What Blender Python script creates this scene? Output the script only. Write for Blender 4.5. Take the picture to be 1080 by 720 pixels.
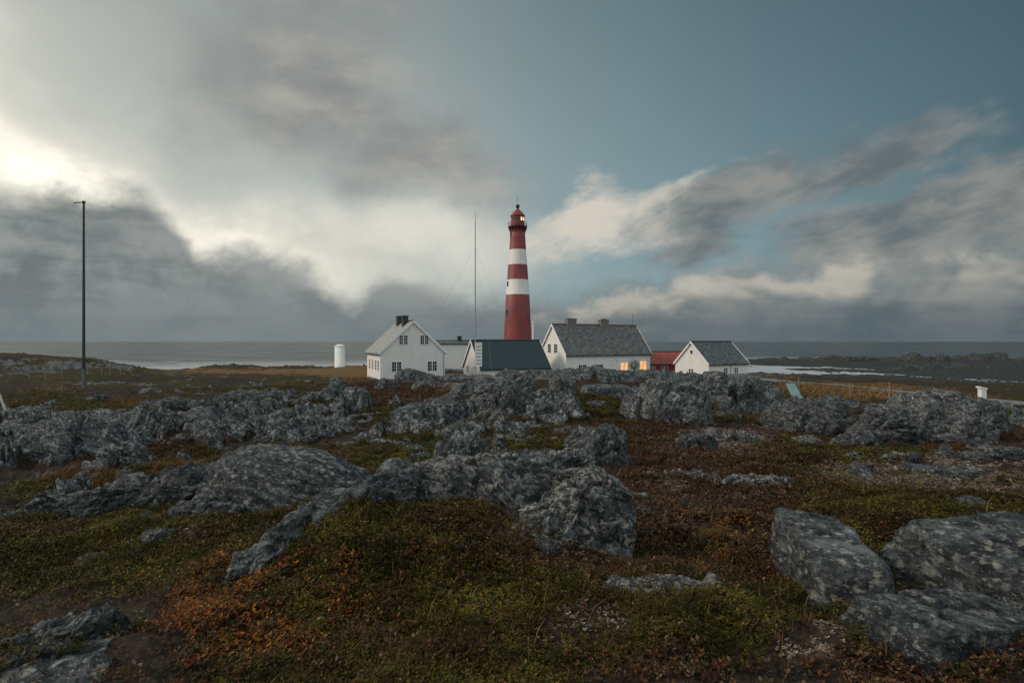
import bpy, bmesh, math, random
import numpy as np
from mathutils import Vector, Matrix

# ------------------------------------------------------------------ clear
for o in list(bpy.data.objects):
    bpy.data.objects.remove(o)
scene = bpy.context.scene
C = scene.collection
R = math.radians

# ------------------------------------------------------------------ camera
CAM_Z = 6.0
F = 600.0                                  # focal length in photo pixels (photo 1080 wide)
cam_d = bpy.data.cameras.new('camera')
cam = bpy.data.objects.new('camera', cam_d)
C.objects.link(cam)
cam.location = (0, 0, CAM_Z)
cam.rotation_euler = (R(90), 0, 0)
cam_d.lens = 20.0
cam_d.sensor_width = 36.0
cam_d.clip_start = 0.05
cam_d.clip_end = 100000
scene.camera = cam

# ------------------------------------------------------------------ view
scene.view_settings.view_transform = 'Standard'
scene.view_settings.look = 'None'
scene.view_settings.exposure = 0.18
scene.view_settings.gamma = 1.0
scene.view_settings.use_curve_mapping = False
scene.render.engine = 'CYCLES'
scene.cycles.max_bounces = 5
scene.cycles.diffuse_bounces = 2
scene.cycles.glossy_bounces = 2
scene.cycles.use_denoising = True

# ------------------------------------------------------------------ light
SUN_AZ, SUN_EL = R(-97), R(33)             # azimuth from +Y towards +X
sun_d = bpy.data.lights.new('sun', 'SUN')
sun = bpy.data.objects.new('sun', sun_d)
C.objects.link(sun)
sun_d.energy = 1.5
sun_d.angle = R(14)
sun_d.color = (1.0, 0.84, 0.68)
sdir = Vector((math.sin(SUN_AZ) * math.cos(SUN_EL), math.cos(SUN_AZ) * math.cos(SUN_EL), math.sin(SUN_EL)))
sun.rotation_euler = sdir.to_track_quat('Z', 'Y').to_euler()
sun.location = (-60, 0, 60)


def lin(r, g, b, k=1.0):
    f = lambda c: (c / 255 / 12.92) if c / 255 <= 0.04045 else ((c / 255 + 0.055) / 1.055) ** 2.4
    return (f(r) * k, f(g) * k, f(b) * k, 1.0)


# ------------------------------------------------------------------ node helper
class G:
    """small expression builder over a node tree"""
    def __init__(s, nt):
        s.nt = nt

    def node(s, t, **kw):
        n = s.nt.nodes.new(t)
        for k, v in kw.items():
            setattr(n, k, v)
        return n

    def put(s, sock, v):
        if hasattr(v, 'is_linked') or isinstance(v, bpy.types.NodeSocket):
            s.nt.links.new(v, sock)
        else:
            sock.default_value = v

    def m(s, op, a, b=None, c=None, clamp=False):
        n = s.node('ShaderNodeMath', operation=op, use_clamp=clamp)
        s.put(n.inputs[0], a)
        if b is not None:
            s.put(n.inputs[1], b)
        if c is not None:
            s.put(n.inputs[2], c)
        return n.outputs[0]

    def add(s, a, b): return s.m('ADD', a, b)
    def sub(s, a, b): return s.m('SUBTRACT', a, b)
    def mul(s, a, b): return s.m('MULTIPLY', a, b)
    def div(s, a, b): return s.m('DIVIDE', a, b)
    def mx(s, a, b): return s.m('MAXIMUM', a, b)
    def mn(s, a, b): return s.m('MINIMUM', a, b)

    def ss(s, v, lo, hi, a=0.0, b=1.0, kind='SMOOTHSTEP'):
        n = s.node('ShaderNodeMapRange', interpolation_type=kind)
        s.put(n.inputs['Value'], v)
        n.inputs['From Min'].default_value = lo
        n.inputs['From Max'].default_value = hi
        n.inputs['To Min'].default_value = a
        n.inputs['To Max'].default_value = b
        return n.outputs['Result']

    def mix(s, f, a, b, blend='MIX'):
        n = s.node('ShaderNodeMix', data_type='RGBA', blend_type=blend)
        s.put(n.inputs[0], f)
        s.put(n.inputs[6], a)
        s.put(n.inputs[7], b)
        return n.outputs[2]

    def vscale(s, v, sc, rot=(0, 0, 0), loc=(0, 0, 0)):
        if tuple(rot) != (0, 0, 0):          # turn first, stretch after
            r_ = s.node('ShaderNodeMapping')
            s.put(r_.inputs['Vector'], v)
            r_.inputs['Rotation'].default_value = rot
            v = r_.outputs[0]
        n = s.node('ShaderNodeMapping')
        s.put(n.inputs['Vector'], v)
        n.inputs['Scale'].default_value = sc
        n.inputs['Location'].default_value = loc
        return n.outputs[0]

    def comb(s, x, y, z=0.0):
        n = s.node('ShaderNodeCombineXYZ')
        s.put(n.inputs[0], x); s.put(n.inputs[1], y); s.put(n.inputs[2], z)
        return n.outputs[0]

    def noise(s, v, scale=1.0, detail=4.0, rough=0.55, dist=0.0):
        n = s.node('ShaderNodeTexNoise')
        s.put(n.inputs['Vector'], v)
        n.inputs['Scale'].default_value = scale
        n.inputs['Detail'].default_value = detail
        n.inputs['Roughness'].default_value = rough
        n.inputs['Distortion'].default_value = dist
        return n.outputs['Fac']

    def voro(s, v, scale=1.0, feature='F1', out='Distance', rnd=1.0):
        n = s.node('ShaderNodeTexVoronoi', feature=feature)
        s.put(n.inputs['Vector'], v)
        n.inputs['Scale'].default_value = scale
        n.inputs['Randomness'].default_value = rnd
        return n.outputs[out]

    def ramp(s, v, pts):
        n = s.node('ShaderNodeValToRGB')
        s.put(n.inputs[0], v)
        e = n.color_ramp.elements
        while len(e) < len(pts):
            e.new(0.5)
        for q, (p, c) in zip(e, pts):
            q.position = p
            q.color = c if len(c) == 4 else (*c, 1)
        return n.outputs[0]

    def attr(s, name, out='Fac'):
        n = s.node('ShaderNodeAttribute')
        n.attribute_name = name
        return n.outputs[out]

    def bump(s, h, strength, dist, normal=None):
        n = s.node('ShaderNodeBump')
        s.put(n.inputs['Height'], h)
        n.inputs['Strength'].default_value = strength
        n.inputs['Distance'].default_value = dist
        if normal is not None:
            s.put(n.inputs['Normal'], normal)
        return n.outputs[0]


# ------------------------------------------------------------------ sky
def A(px):
    return math.atan((px - 540) / F)


def E(px, py):
    return math.atan((360 - py) / F * math.cos(A(px)))


def build_world():
    w = bpy.data.worlds.new('World')
    scene.world = w
    w.use_nodes = True
    nt = w.node_tree
    nt.nodes.clear()
    g = G(nt)
    out = g.node('ShaderNodeOutputWorld')
    bg = g.node('ShaderNodeBackground')
    bg.inputs['Strength'].default_value = 0.1
    nt.links.new(bg.outputs[0], out.inputs[0])
    tc = g.node('ShaderNodeTexCoord').outputs['Generated']
    sp = g.node('ShaderNodeSeparateXYZ')
    nt.links.new(tc, sp.inputs[0])
    x, y, z = sp.outputs
    az = g.m('ARCTAN2', x, y)
    el = g.m('ARCSINE', z)
    K = 10.0

    def col(r, gg, b, k=1.0):
        return lin(r, gg, b, K * k)

    # warps
    big = g.noise(tc, 3.2, 5, 0.55)
    big2 = g.noise(g.vscale(tc, (1, 1, 1.6), loc=(5.2, 1.1, 3.3)), 4.0, 5, 0.55)
    waz = g.add(az, g.mul(g.sub(big, 0.5), 0.35))
    wel = g.add(el, g.mul(g.sub(big2, 0.5), 0.22))

    def blob(px, py, sx, sy, rot=0.0, warped=True, k=1.0):
        """soft patch of sky round one direction"""
        a0, e0 = A(px), E(px, py)
        ca = math.cos(a0)
        sa, se = sx / F * ca * ca, sy / F * ca
        da = g.sub(waz if warped else az, a0)
        de = g.sub(wel if warped else el, e0)
        c_, s_ = math.cos(rot), math.sin(rot)
        u = g.div(g.add(g.mul(da, c_), g.mul(de, s_)), sa)
        v = g.div(g.sub(g.mul(de, c_), g.mul(da, s_)), se)
        q = g.add(g.mul(u, u), g.mul(v, v))
        r = g.m('EXPONENT', g.mul(q, -1.0))
        return g.mul(r, k) if k != 1.0 else r

    # --- clear air
    sky = g.node('ShaderNodeTexSky', sky_type='NISHITA')
    sky.sun_disc = False
    sky.sun_elevation = SUN_EL
    sky.sun_rotation = SUN_AZ
    sky.altitude = 10
    sky.air_density = 1.0
    sky.dust_density = 2.0
    teal = g.ramp(g.ss(az, -0.75, 0.75, kind='LINEAR'), [
        (0.0, col(188, 190, 180)), (0.36, col(160, 168, 164)), (0.55, col(128, 147, 150)),
        (0.78, col(99, 122, 130)), (1.0, col(70, 95, 104))])
    teal = g.mix(g.ss(el, R(13), R(36)), teal, g.mix(1.0, teal, (0.62, 0.66, 0.68, 1), 'MULTIPLY'))
    c = g.mix(0.94, sky.outputs[0], teal)
    c = g.mix(g.mul(blob(740, 262, 190, 60), 0.4), c, col(138, 164, 172))

    # --- bright veil where the sun stands behind cloud
    fine = g.noise(g.vscale(tc, (1, 1, 2.4), loc=(1.7, 0, 0)), 6.5, 7, 0.6)
    veil = g.mx(g.mx(blob(55, 175, 190, 95, R(-24)), g.mul(blob(250, 268, 250, 62, R(-10)), 1.0)),
                g.mul(blob(-120, 120, 260, 190), 0.9))
    veil = g.mx(veil, g.mul(blob(430, 262, 170, 62), 0.72))
    c = g.mix(g.ss(veil, 0.10, 1.0, 0.0, 0.9), c, col(226, 221, 206, 1.0))
    core = g.mx(blob(75, 168, 125, 44, R(-20)), g.mul(blob(245, 262, 95, 32, R(-14)), 0.85))
    core = g.mul(core, g.ss(fine, 0.3, 0.58, 0.6, 1.0))
    c = g.mix(g.ss(core, 0.12, 0.95), c, col(255, 249, 234, 1.06))
    # pale wisps through the glow
    c = g.mix(g.mul(g.mul(g.ss(fine, 0.5, 0.72), veil), 0.6), c, col(186, 182, 172))

    # --- grey rain curtain in the upper middle
    st = g.noise(g.vscale(g.comb(g.add(az, g.mul(el, -0.35)), g.mul(el, 0.45), 0.0), (1, 1, 1), loc=(3.1, 0, 0)), 9.0, 5, 0.55)
    cur = g.mx(blob(315, 85, 135, 85), g.mx(g.mul(blob(430, 165, 120, 55, R(-12)), 0.95), g.mul(blob(340, -20, 150, 90), 0.8)))
    cur = g.ss(g.add(g.add(cur, g.mul(g.sub(st, 0.5), 0.5)), g.mul(g.sub(fine, 0.5), 0.5)), 0.12, 1.0)
    c = g.mix(g.mul(cur, 0.93), c, g.mix(g.ss(fine, 0.35, 0.7), col(127, 130, 129), col(158, 156, 150)))

    # --- streaked clouds rising to the east
    sn, cs = math.sin(R(17)), math.cos(R(17))
    su = g.add(g.mul(az, cs), g.mul(el, sn))
    sv = g.sub(g.mul(el, cs), g.mul(az, sn))
    streak = g.noise(g.comb(g.mul(su, 2.6), g.mul(sv, 6.2), 0.0), 2.9, 8, 0.62, 0.3)
    streak2 = g.noise(g.comb(g.mul(su, 1.9), g.mul(sv, 4.4), 4.0), 4.6, 7, 0.62, 0.25)
    cream = g.mx(g.mx(blob(618, 238, 100, 32, R(12)), g.mul(blob(700, 218, 90, 30, R(14)), 0.85)),
                 g.mx(g.mul(blob(735, 190, 75, 14, R(14)), 0.6), g.mul(blob(800, 165, 90, 10, R(14)), 0.45)))
    cm = g.ss(g.add(cream, g.mul(g.sub(streak, 0.5), 1.5)), 0.24, 1.0)
    c = g.mix(g.mul(cm, 0.85), c, col(206, 198, 184))
    grey = g.mx(g.mx(blob(800, 215, 145, 46, R(16)), g.mx(g.mul(blob(905, 175, 125, 38, R(18)), 0.85), g.mul(blob(1010, 128, 130, 24, R(16)), 0.5))),
                g.mx(g.mul(blob(990, 238, 165, 56, R(12)), 1.15), g.mul(blob(1090, 190, 130, 62, R(14)), 1.0)))
    gm = g.ss(g.add(grey, g.mul(g.sub(streak2, 0.5), 1.2)), 0.2, 0.85)
    gcol = g.mix(g.ss(g.add(g.mul(streak, .6), g.mul(fine, .5)), 0.42, 0.68), col(92, 103, 107), col(138, 138, 134))
    c = g.mix(g.mul(gm, 0.92), c, gcol)

    # --- low bank of cloud over the sea, all round
    fc = g.node('ShaderNodeFloatCurve')
    prof = [(-500, 250), (-250, 215), (-60, 205), (0, 212), (50, 203), (95, 198), (140, 206), (172, 224), (192, 252), (222, 268), (262, 270),
            (300, 284), (345, 298), (372, 316), (410, 300), (470, 316), (540, 318), (600, 318), (650, 301), (720, 296), (790, 279), (850, 283),
            (920, 270), (1000, 274), (1080, 266), (1300, 255), (1700, 255)]
    cu = fc.mapping.curves[0]
    pts = [(0.5 + A(px) / 3.0, E(px, py) / 0.6) for px, py in prof]
    while len(cu.points) < len(pts):
        cu.points.new(0.5, 0.5)
    for p_, (u, v) in zip(cu.points, pts):
        p_.location = (u, max(0, min(1, v)))
        p_.handle_type = 'AUTO_CLAMPED'
    fc.mapping.update()
    g.put(fc.inputs['Value'], g.add(g.div(az, 3.0), 0.5))
    top = g.mul(fc.outputs[0], 0.6)
    puff = g.noise(g.vscale(tc, (1, 1, 1.3), loc=(0.4, 2.2, 0)), 10.0, 8, 0.58)
    wv = g.vscale(tc, (1, 1, 1.25), loc=(3.4, 1.2, 0))
    wn = g.node('ShaderNodeTexNoise'); g.put(wn.inputs['Vector'], wv)
    wn.inputs['Scale'].default_value = 9.0; wn.inputs['Detail'].default_value = 4.0
    wv = g.mix(0.12, wv, wn.outputs['Color'])
    vn = g.node('ShaderNodeTexVoronoi', feature='SMOOTH_F1', normalize=True)
    g.put(vn.inputs['Vector'], wv)
    vn.inputs['Scale'].default_value = 7.0; vn.inputs['Detail'].default_value = 4.0
    vn.inputs['Roughness'].default_value = 0.55; vn.inputs['Lacunarity'].default_value = 2.3
    vn.inputs['Smoothness'].default_value = 0.5
    bill = g.sub(0.5, vn.outputs['Distance'])          # heaped, rounded tops
    puff2 = g.noise(g.vscale(tc, (1, 1, 1.5), loc=(7.4, 2.2, 0)), 26.0, 4, 0.6)
    h = g.sub(g.add(g.add(top, g.mul(g.sub(puff, 0.5), 0.09)), g.add(g.mul(g.sub(bill, 0.17), 0.115), g.mul(g.sub(puff2, 0.5), 0.012))), el)   # depth below the cloud's top
    lowm = g.ss(h, -0.026, 0.030)
    strat = g.noise(g.comb(g.mul(az, 2.2), g.mul(el, 16.0), 0.0), 2.3, 5, 0.55, 0.5)
    body = g.mix(g.ss(az, -0.35, 0.55), col(103, 110, 112), col(93, 104, 109))
    body = g.mix(g.ss(g.add(big, g.mul(big2, .6)), .72, .98), body, col(126, 132, 131))
    lit = g.mix(g.ss(az, -0.35, 0.3), col(140, 145, 143), col(150, 150, 144))
    low = g.mix(g.ss(g.add(g.add(g.mul(puff, .8), g.mul(strat, 0.5)), g.mul(bill, 1.1)), 0.72, 1.06), body, lit)
    low = g.mix(g.ss(el, R(0.2), R(7.0), 0.85, 0.0), low, g.mix(g.ss(az, -0.5, 0.65), col(110, 120, 123), col(76, 90, 98)))
    # sunlit cream caps on the eastern bank
    caps = g.mul(g.mul(g.ss(h, -0.005, 0.02), g.ss(h, 0.022, 0.075, 1.0, 0.0)), g.ss(az, -0.05, 0.12))
    caps = g.mul(caps, g.ss(g.noise(g.vscale(tc, (1, 1, 2.0), loc=(2.4, 6.2, 0)), 8.0, 3, 0.5), 0.44, 0.62))
    low = g.mix(g.mul(caps, 0.6), low, col(196, 188, 174))
    c = g.mix(lowm, c, low)

    # --- the rest of the dome, out of the picture: thin bright overcast
    back = g.ss(y, 0.52, -0.15)
    bcol = g.mix(g.ss(big, 0.35, 0.65), col(170, 183, 187), col(222, 225, 221))
    bcol = g.mix(g.ss(el, R(-2), R(9), 0.5, 0.0), bcol, col(120, 128, 130))
    c = g.mix(back, c, bcol)
    c = g.mix(g.ss(el, R(38), R(60), 0.0, 0.8), c, col(160, 178, 186))
    g.put(bg.inputs['Color'], c)
    w.cycles.sampling_method = 'MANUAL'
    w.cycles.sample_map_resolution = 512


build_world()


# ------------------------------------------------------------------ noise in numpy
_rs = np.random.RandomState(7)
_PERM = _rs.permutation(1024)
_PERM = np.concatenate([_PERM, _PERM, _PERM])
_G3 = _rs.normal(size=(1024, 3))
_G3 /= np.linalg.norm(_G3, axis=1)[:, None]


def perlin(p):
    """gradient noise of points (N,3), about -1..1"""
    p = np.asarray(p, float)
    i = np.floor(p).astype(np.int64)
    f = p - i
    u = f * f * f * (f * (f * 6 - 15) + 10)
    i &= 1023
    res = np.zeros(len(p))
    for dx in (0, 1):
        wx = u[:, 0] if dx else 1 - u[:, 0]
        hx = _PERM[i[:, 0] + dx]
        for dy in (0, 1):
            wy = u[:, 1] if dy else 1 - u[:, 1]
            hy = _PERM[(hx + i[:, 1] + dy)]
            for dz in (0, 1):
                wz = u[:, 2] if dz else 1 - u[:, 2]
                g_ = _G3[_PERM[(hy + i[:, 2] + dz)] & 1023]
                d = g_[:, 0] * (f[:, 0] - dx) + g_[:, 1] * (f[:, 1] - dy) + g_[:, 2] * (f[:, 2] - dz)
                res += wx * wy * wz * d
    return res * 1.5


def fbm(p, octv=4, gain=0.5, lac=2.03):
    p = np.asarray(p, float)
    a, s = 1.0, np.zeros(len(p))
    for k in range(octv):
        s += a * perlin(p + 17.3 * k)
        p = p * lac
        a *= gain
    return s


def ridged(p, octv=4, gain=0.5, lac=2.1):
    p = np.asarray(p, float)
    a, s, n = 1.0, np.zeros(len(p)), 0
    for k in range(octv):
        s += a * (1 - 2 * np.abs(perlin(p + 9.1 * k)))
        n += a
        p = p * lac
        a *= gain
    return s / n


_W3 = _rs.uniform(0, 1, size=(1024, 3))
_W1 = _rs.uniform(-1, 1, size=1024)


def facets(p, tilt=1.0):
    """broken faces: a tilted plane in every cell of a Voronoi pattern; also the distance to the cell's rim"""
    p = np.asarray(p, float)
    i = np.floor(p).astype(np.int64)
    b1 = np.full(len(p), 9.0); b2 = np.full(len(p), 9.0)
    best = np.zeros(len(p), np.int64)
    loc = np.zeros_like(p)
    for dx in (-1, 0, 1):
        for dy in (-1, 0, 1):
            for dz in (-1, 0, 1):
                c = i + np.array([dx, dy, dz])
                k = c & 1023
                hsh = _PERM[(_PERM[(_PERM[k[:, 0]] + k[:, 1])] + k[:, 2])] & 1023
                v = p - (c + _W3[hsh])
                d = (v * v).sum(1)
                m1 = d < b1
                b2 = np.where(m1, b1, np.minimum(b2, d))
                b1 = np.where(m1, d, b1)
                best = np.where(m1, hsh, best)
                loc[m1] = v[m1]
    disp = .45 * _W1[best] + tilt * (loc * _G3[best]).sum(1)
    return disp, np.sqrt(b2) - np.sqrt(b1)


def sstep(v, a, b):
    t = np.clip((v - a) / (b - a), 0, 1)
    return t * t * (3 - 2 * t)


# ------------------------------------------------------------------ lie of the land
ROWS = [0.5, 2.7, 4, 6, 9, 14, 20, 30, 45, 60, 80, 100, 140, 180, 230, 270, 320, 430]
TAB = {
    -700: [4.4, 4.3, 4.2, 4.0, 3.7, 3.4, 3.2, 2.6, 2.2, 2.0, 2.2, 2.4, 0, -2.5, -5, -6, -7, -9],
    0:    [4.4, 4.32, 4.15, 3.95, 3.55, 3.2, 3.0, 2.1, 2.0, 1.5, 2.0, 3.2, 0.8, -2.5, -5, -6, -7, -9],
    110:  [4.4, 4.34, 4.15, 3.95, 3.6, 3.25, 3.05, 2.3, 2.0, 1.3, 1.5, 2.2, -.6, -3.2, -6, -6, -7, -9],
    180:  [4.4, 4.36, 4.2, 4.0, 3.75, 3.4, 3.2, 2.6, 2.0, 1.2, .4, -.6, -2.6, -4.4, -6, -6, -8, -9],
    360:  [4.4, 4.4, 4.4, 4.3, 3.85, 3.5, 3.3, 3.0, 2.5, 1.3, .1, -.3, -.1, -2.6, -5, -6, -8, -9],
    400:  [4.4, 4.4, 4.4, 4.3, 3.85, 3.5, 3.3, 3.05, 2.6, 1.5, .0, -.3, -.2, -2.6, -5, -6, -8, -9],
    450:  [4.4, 4.4, 4.4, 4.28, 3.95, 3.6, 3.4, 3.2, 3.1, 1.6, .2, -.2, -.3, -2, -5, -6, -8, -9],
    540:  [4.4, 4.4, 4.35, 4.22, 4.0, 3.8, 3.6, 3.4, 3.4, 2.2, .4, 0, 0, -2, -5, -6, -8, -9],
    720:  [4.4, 4.4, 4.33, 4.2, 4.0, 3.7, 3.45, 3.2, 3.15, 2.6, .6, 0, -1.5, -4.4, -4.8, -4.9, -6, -9],
    800:  [4.4, 4.4, 4.33, 4.2, 4.0, 3.6, 3.3, 2.8, 2.6, 2.0, .3, -.3, -2.6, -4.8, -4.6, -2.4, -4.6, -9],
    900:  [4.4, 4.4, 4.3, 4.2, 4.0, 3.5, 3.0, 2.4, 1.5, .6, -.1, -1.0, -3.3, -4.7, -4.5, -2.3, -4.8, -9],
    1000: [4.4, 4.4, 4.3, 4.2, 4.0, 3.55, 2.9, 2.1, 1.2, .35, -.6, -1.9, -5.0, -3.8, -3.5, -2.9, -5, -9],
    1080: [4.4, 4.4, 4.3, 4.2, 4.0, 3.55, 2.9, 2.0, 1.0, .2, -.8, -2.0, -5.0, -3.8, -3.5, -3.0, -5, -9],
    1800: [4.4, 4.3, 4.2, 4.0, 3.8, 3.4, 2.8, 2.0, 1.0, .2, -.8, -1.8, -3.4, -4.2, -3.1, -2.5, -5, -9],
}
SEA_Z = -4.0
_NA, _ND = 260, 220
_az_ax = np.linspace(-math.pi, math.pi, _NA)
_ld_ax = np.linspace(math.log(0.5), math.log(430), _ND)
_cols = sorted(TAB)
_caz = [A(c) for c in _cols]
_prof = np.array([np.interp(_ld_ax, np.log(ROWS), TAB[c]) for c in _cols])
_T = np.array([np.interp(_az_ax, _caz, _prof[:, j]) for j in range(_ND)]).T
_k = np.exp(-0.5 * (np.arange(-6, 7) / 2.2) ** 2); _k /= _k.sum()
_T = np.apply_along_axis(lambda r: np.convolve(np.pad(r, 6, 'edge'), _k, 'valid'), 1, _T)
_T = np.apply_along_axis(lambda r: np.convolve(np.pad(r, 6, 'edge'), _k, 'valid'), 0, _T)


def base_z(x, y):
    az = np.arctan2(x, y)
    # table depth is measured along the view (y) in front, radially elsewhere
    d = np.where(y > 0, np.maximum(y, 0.55 * np.hypot(x, y)), np.hypot(x, y))
    ld = np.log(np.clip(d, 0.5, 429))
    fa = np.clip((az + math.pi) / (2 * math.pi) * (_NA - 1), 0, _NA - 1.001)
    fd = np.clip((ld - _ld_ax[0]) / (_ld_ax[-1] - _ld_ax[0]) * (_ND - 1), 0, _ND - 1.001)
    ia, id_ = fa.astype(int), fd.astype(int)
    ta, td = fa - ia, fd - id_
    return ((_T[ia, id_] * (1 - td) + _T[ia, id_ + 1] * td) * (1 - ta) + (_T[ia + 1, id_] * (1 - td) + _T[ia + 1, id_ + 1] * td) * ta)


# hummocks and hollows: px, d, radius x, radius y, height
BUMPS = [
    (425, 4.6, 0.95, 0.75, .30), (330, 4.4, .6, .6, .06), (530, 4.9, .5, .5, .14), (720, 3.3, .5, .35, .07),
    (690, 4.9, .7, .6, -.14), (780, 6.6, 1.0, .7, -.12), (1000, 5.6, 1.1, .5, .10), (900, 9.5, 1.6, 1.0, .16), (100, 4.6, 1.4, .8, -.12),
    (150, 6.4, 1.4, .9, .10), (310, 5.0, .35, .7, -.1), (620, 20, 2.2, 2.6, .45), (640, 34, 4, 3, .5), (440, 21, 2.5, 2, .25),
    (330, 24, 2.2, 2, .2), (45, 98, 16, 8, .9), (20, 104, 8, 6, .7), (115, 100, 9, 6, .3), (840, 258, 22, 10, .7), (890, 266, 18, 10, .9), (350, 70, 5, 9, .3), (700, 235, 30, 14, 0.0), (230, 150, 8, 6, 1.2), (255, 152, 6, 5, 1.0), (310, 150, 9, 5, .9),
]
SITE = [(-15, 92, 15), (3, 100, 12), (17, 108, 15), (38, 107, 11)]    # level ground under the houses
ROAD_PTS = [(783, 93), (830, 84), (880, 74), (940, 64), (985, 56), (1050, 48), (1110, 43), (1250, 36)]
_rp = np.array([[(px - 540) / F * d, d] for px, d in ROAD_PTS])


def road_dist(x, y):
    best = np.full(np.shape(x), 1e9)
    for (x0, y0), (x1, y1) in zip(_rp[:-1], _rp[1:]):
        dx, dy = x1 - x0, y1 - y0
        t = np.clip(((x - x0) * dx + (y - y0) * dy) / (dx * dx + dy * dy), 0, 1)
        best = np.minimum(best, np.hypot(x - x0 - t * dx, y - y0 - t * dy))
    return best


def smooth_z(x, y):
    z = base_z(x, y)
    for px, d, rx, ry, h in BUMPS:
        cx = (px - 540) / F * d
        z = z + h * np.exp(-(((x - cx) / rx) ** 2 + ((y - d) / ry) ** 2))
    return z


def pix(x, y, z):
    yy = np.where(y > 0.3, y, 0.3)
    return np.where(y > 0.3, 540 + F * x / yy, -5000), np.where(y > 0.3, 360 + F * (CAM_Z - z) / yy, 5000)


def patches(px, py, lst):
    s = np.zeros(len(px))
    for cx, cy, rx, ry, w in lst:
        s += w * np.exp(-(((px - cx) / rx) ** 2 + ((py - cy) / ry) ** 2))
    return s


# where each kind of cover grows, as patches of the heath (photo columns and rows on the ground)
P_ROCK = [(60, 388, 100, 9, .55), (250, 452, 260, 34, .55), (60, 470, 130, 40, .5), (560, 425, 160, 34, .5), (740, 415, 110, 26, .45), (930, 440, 110, 24, .35),
          (640, 500, 60, 26, .25), (60, 550, 110, 40, .35), (720, 640, 70, 22, .35), (60, 680, 90, 36, .5), (960, 500, 90, 14, .55),
          (1040, 470, 80, 26, .2), (620, 395, 160, 12, .5), (480, 560, 60, 30, .1), (940, 660, 120, 40, .3), (560, 560, 70, 30, .5), (340, 560, 50, 40, .3),
          (420, 620, 150, 80, -.9), (130, 590, 170, 50, -.7), (700, 540, 90, 60, -.5), (880, 480, 90, 22, -.5), (960, 540, 120, 30, -.6),
          (90, 425, 120, 14, -.6), (380, 398, 40, 8, -.9), (900, 412, 90, 10, -.7), (420, 415, 60, 9, -.6), (260, 392, 120, 5, -.3), (330, 497, 70, 20, -.3),
          (130, 478, 80, 14, -.5), (800, 580, 60, 50, -.4), (700, 690, 200, 30, -.3), (640, 440, 60, 18, -.5), (620, 420, 30, 14, -.5)]
P_GREEN = [(420, 610, 150, 95, 1.0), (130, 580, 170, 50, 1.0), (880, 482, 100, 26, .8), (970, 545, 110, 34, .9), (260, 560, 80, 40, .6),
           (430, 470, 60, 30, .7), (560, 465, 40, 14, .8), (640, 430, 50, 20, .7), (70, 430, 110, 12, .5), (310, 420, 60, 14, .5), (700, 600, 120, 30, .2),
           (820, 650, 120, 60, .7), (660, 650, 80, 40, .5), (780, 440, 50, 12, .3), (190, 480, 60, 12, .5), (1000, 420, 80, 10, .3), (60, 395, 90, 12, .5), (860, 385, 200, 6, .4)]
P_RUST = [(720, 500, 120, 40, .9), (760, 570, 90, 60, .7), (130, 475, 80, 18, .8), (340, 488, 60, 20, .6), (420, 413, 60, 9, .9), (640, 560, 70, 50, .6),
          (480, 600, 60, 40, .2), (560, 620, 70, 40, .5), (690, 460, 70, 16, .5), (880, 520, 60, 14, .3), (700, 700, 200, 30, .35), (960, 700, 120, 30, .4),
          (1000, 475, 80, 12, .4), (460, 545, 40, 20, .5), (900, 460, 160, 10, .3), (60, 640, 90, 40, .25), (860, 600, 40, 60, .3)]
P_STRAW = [(110, 660, 80, 40, .28), (170, 620, 50, 20, .3), (375, 396, 30, 8, 1.2), (270, 393, 130, 5, .8), (850, 411, 110, 7, .9), (950, 417, 100, 7, .6), (140, 428, 25, 4, .9), (80, 508, 60, 8, .7),
           (185, 492, 40, 8, .7), (750, 575, 60, 40, .3), (310, 462, 16, 5, .8), (1000, 445, 70, 12, .5), (60, 410, 90, 7, .35), (480, 408, 50, 6, .5),
           (200, 600, 20, 25, .35), (250, 650, 40, 30, .3), (770, 430, 40, 8, .5), (820, 395, 60, 5, .8), (60, 382, 40, 6, .4)]
P_PALE = [(190, 650, 60, 40, .3), (880, 665, 60, 20, .3), (760, 464, 75, 16, 1.0), (360, 470, 40, 12, .5), (590, 490, 40, 12, .9), (960, 498, 130, 18, 1.1), (700, 620, 90, 22, .7), (1040, 515, 60, 10, .7), (450, 417, 60, 7, .4), (860, 690, 120, 40, .35),
          (560, 560, 60, 25, .8), (250, 640, 50, 40, .3), (700, 508, 60, 12, .7), (330, 525, 40, 16, .3), (900, 505, 40, 8, .4), (640, 585, 30, 14, .4)]
P_ORANGE = [(235, 640, 60, 55, .62), (280, 600, 30, 22, .45), (350, 640, 70, 70, .34), (480, 590, 60, 30, .22), (560, 610, 50, 30, .25), (100, 512, 14, 6, .7), (70, 545, 16, 12, .4), (430, 620, 100, 70, .2),
            (300, 690, 60, 30, .4), (750, 575, 60, 35, .5), (190, 660, 30, 40, .4), (230, 530, 60, 20, .15), (700, 530, 60, 30, .2)]
P_BARE = [(110, 640, 60, 25, .5), (700, 545, 60, 26, .6), (780, 525, 80, 14, .9), (640, 650, 60, 40, .7), (880, 590, 18, 30, .6), (560, 660, 60, 30, .5), (300, 570, 20, 30, .4)]


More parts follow.
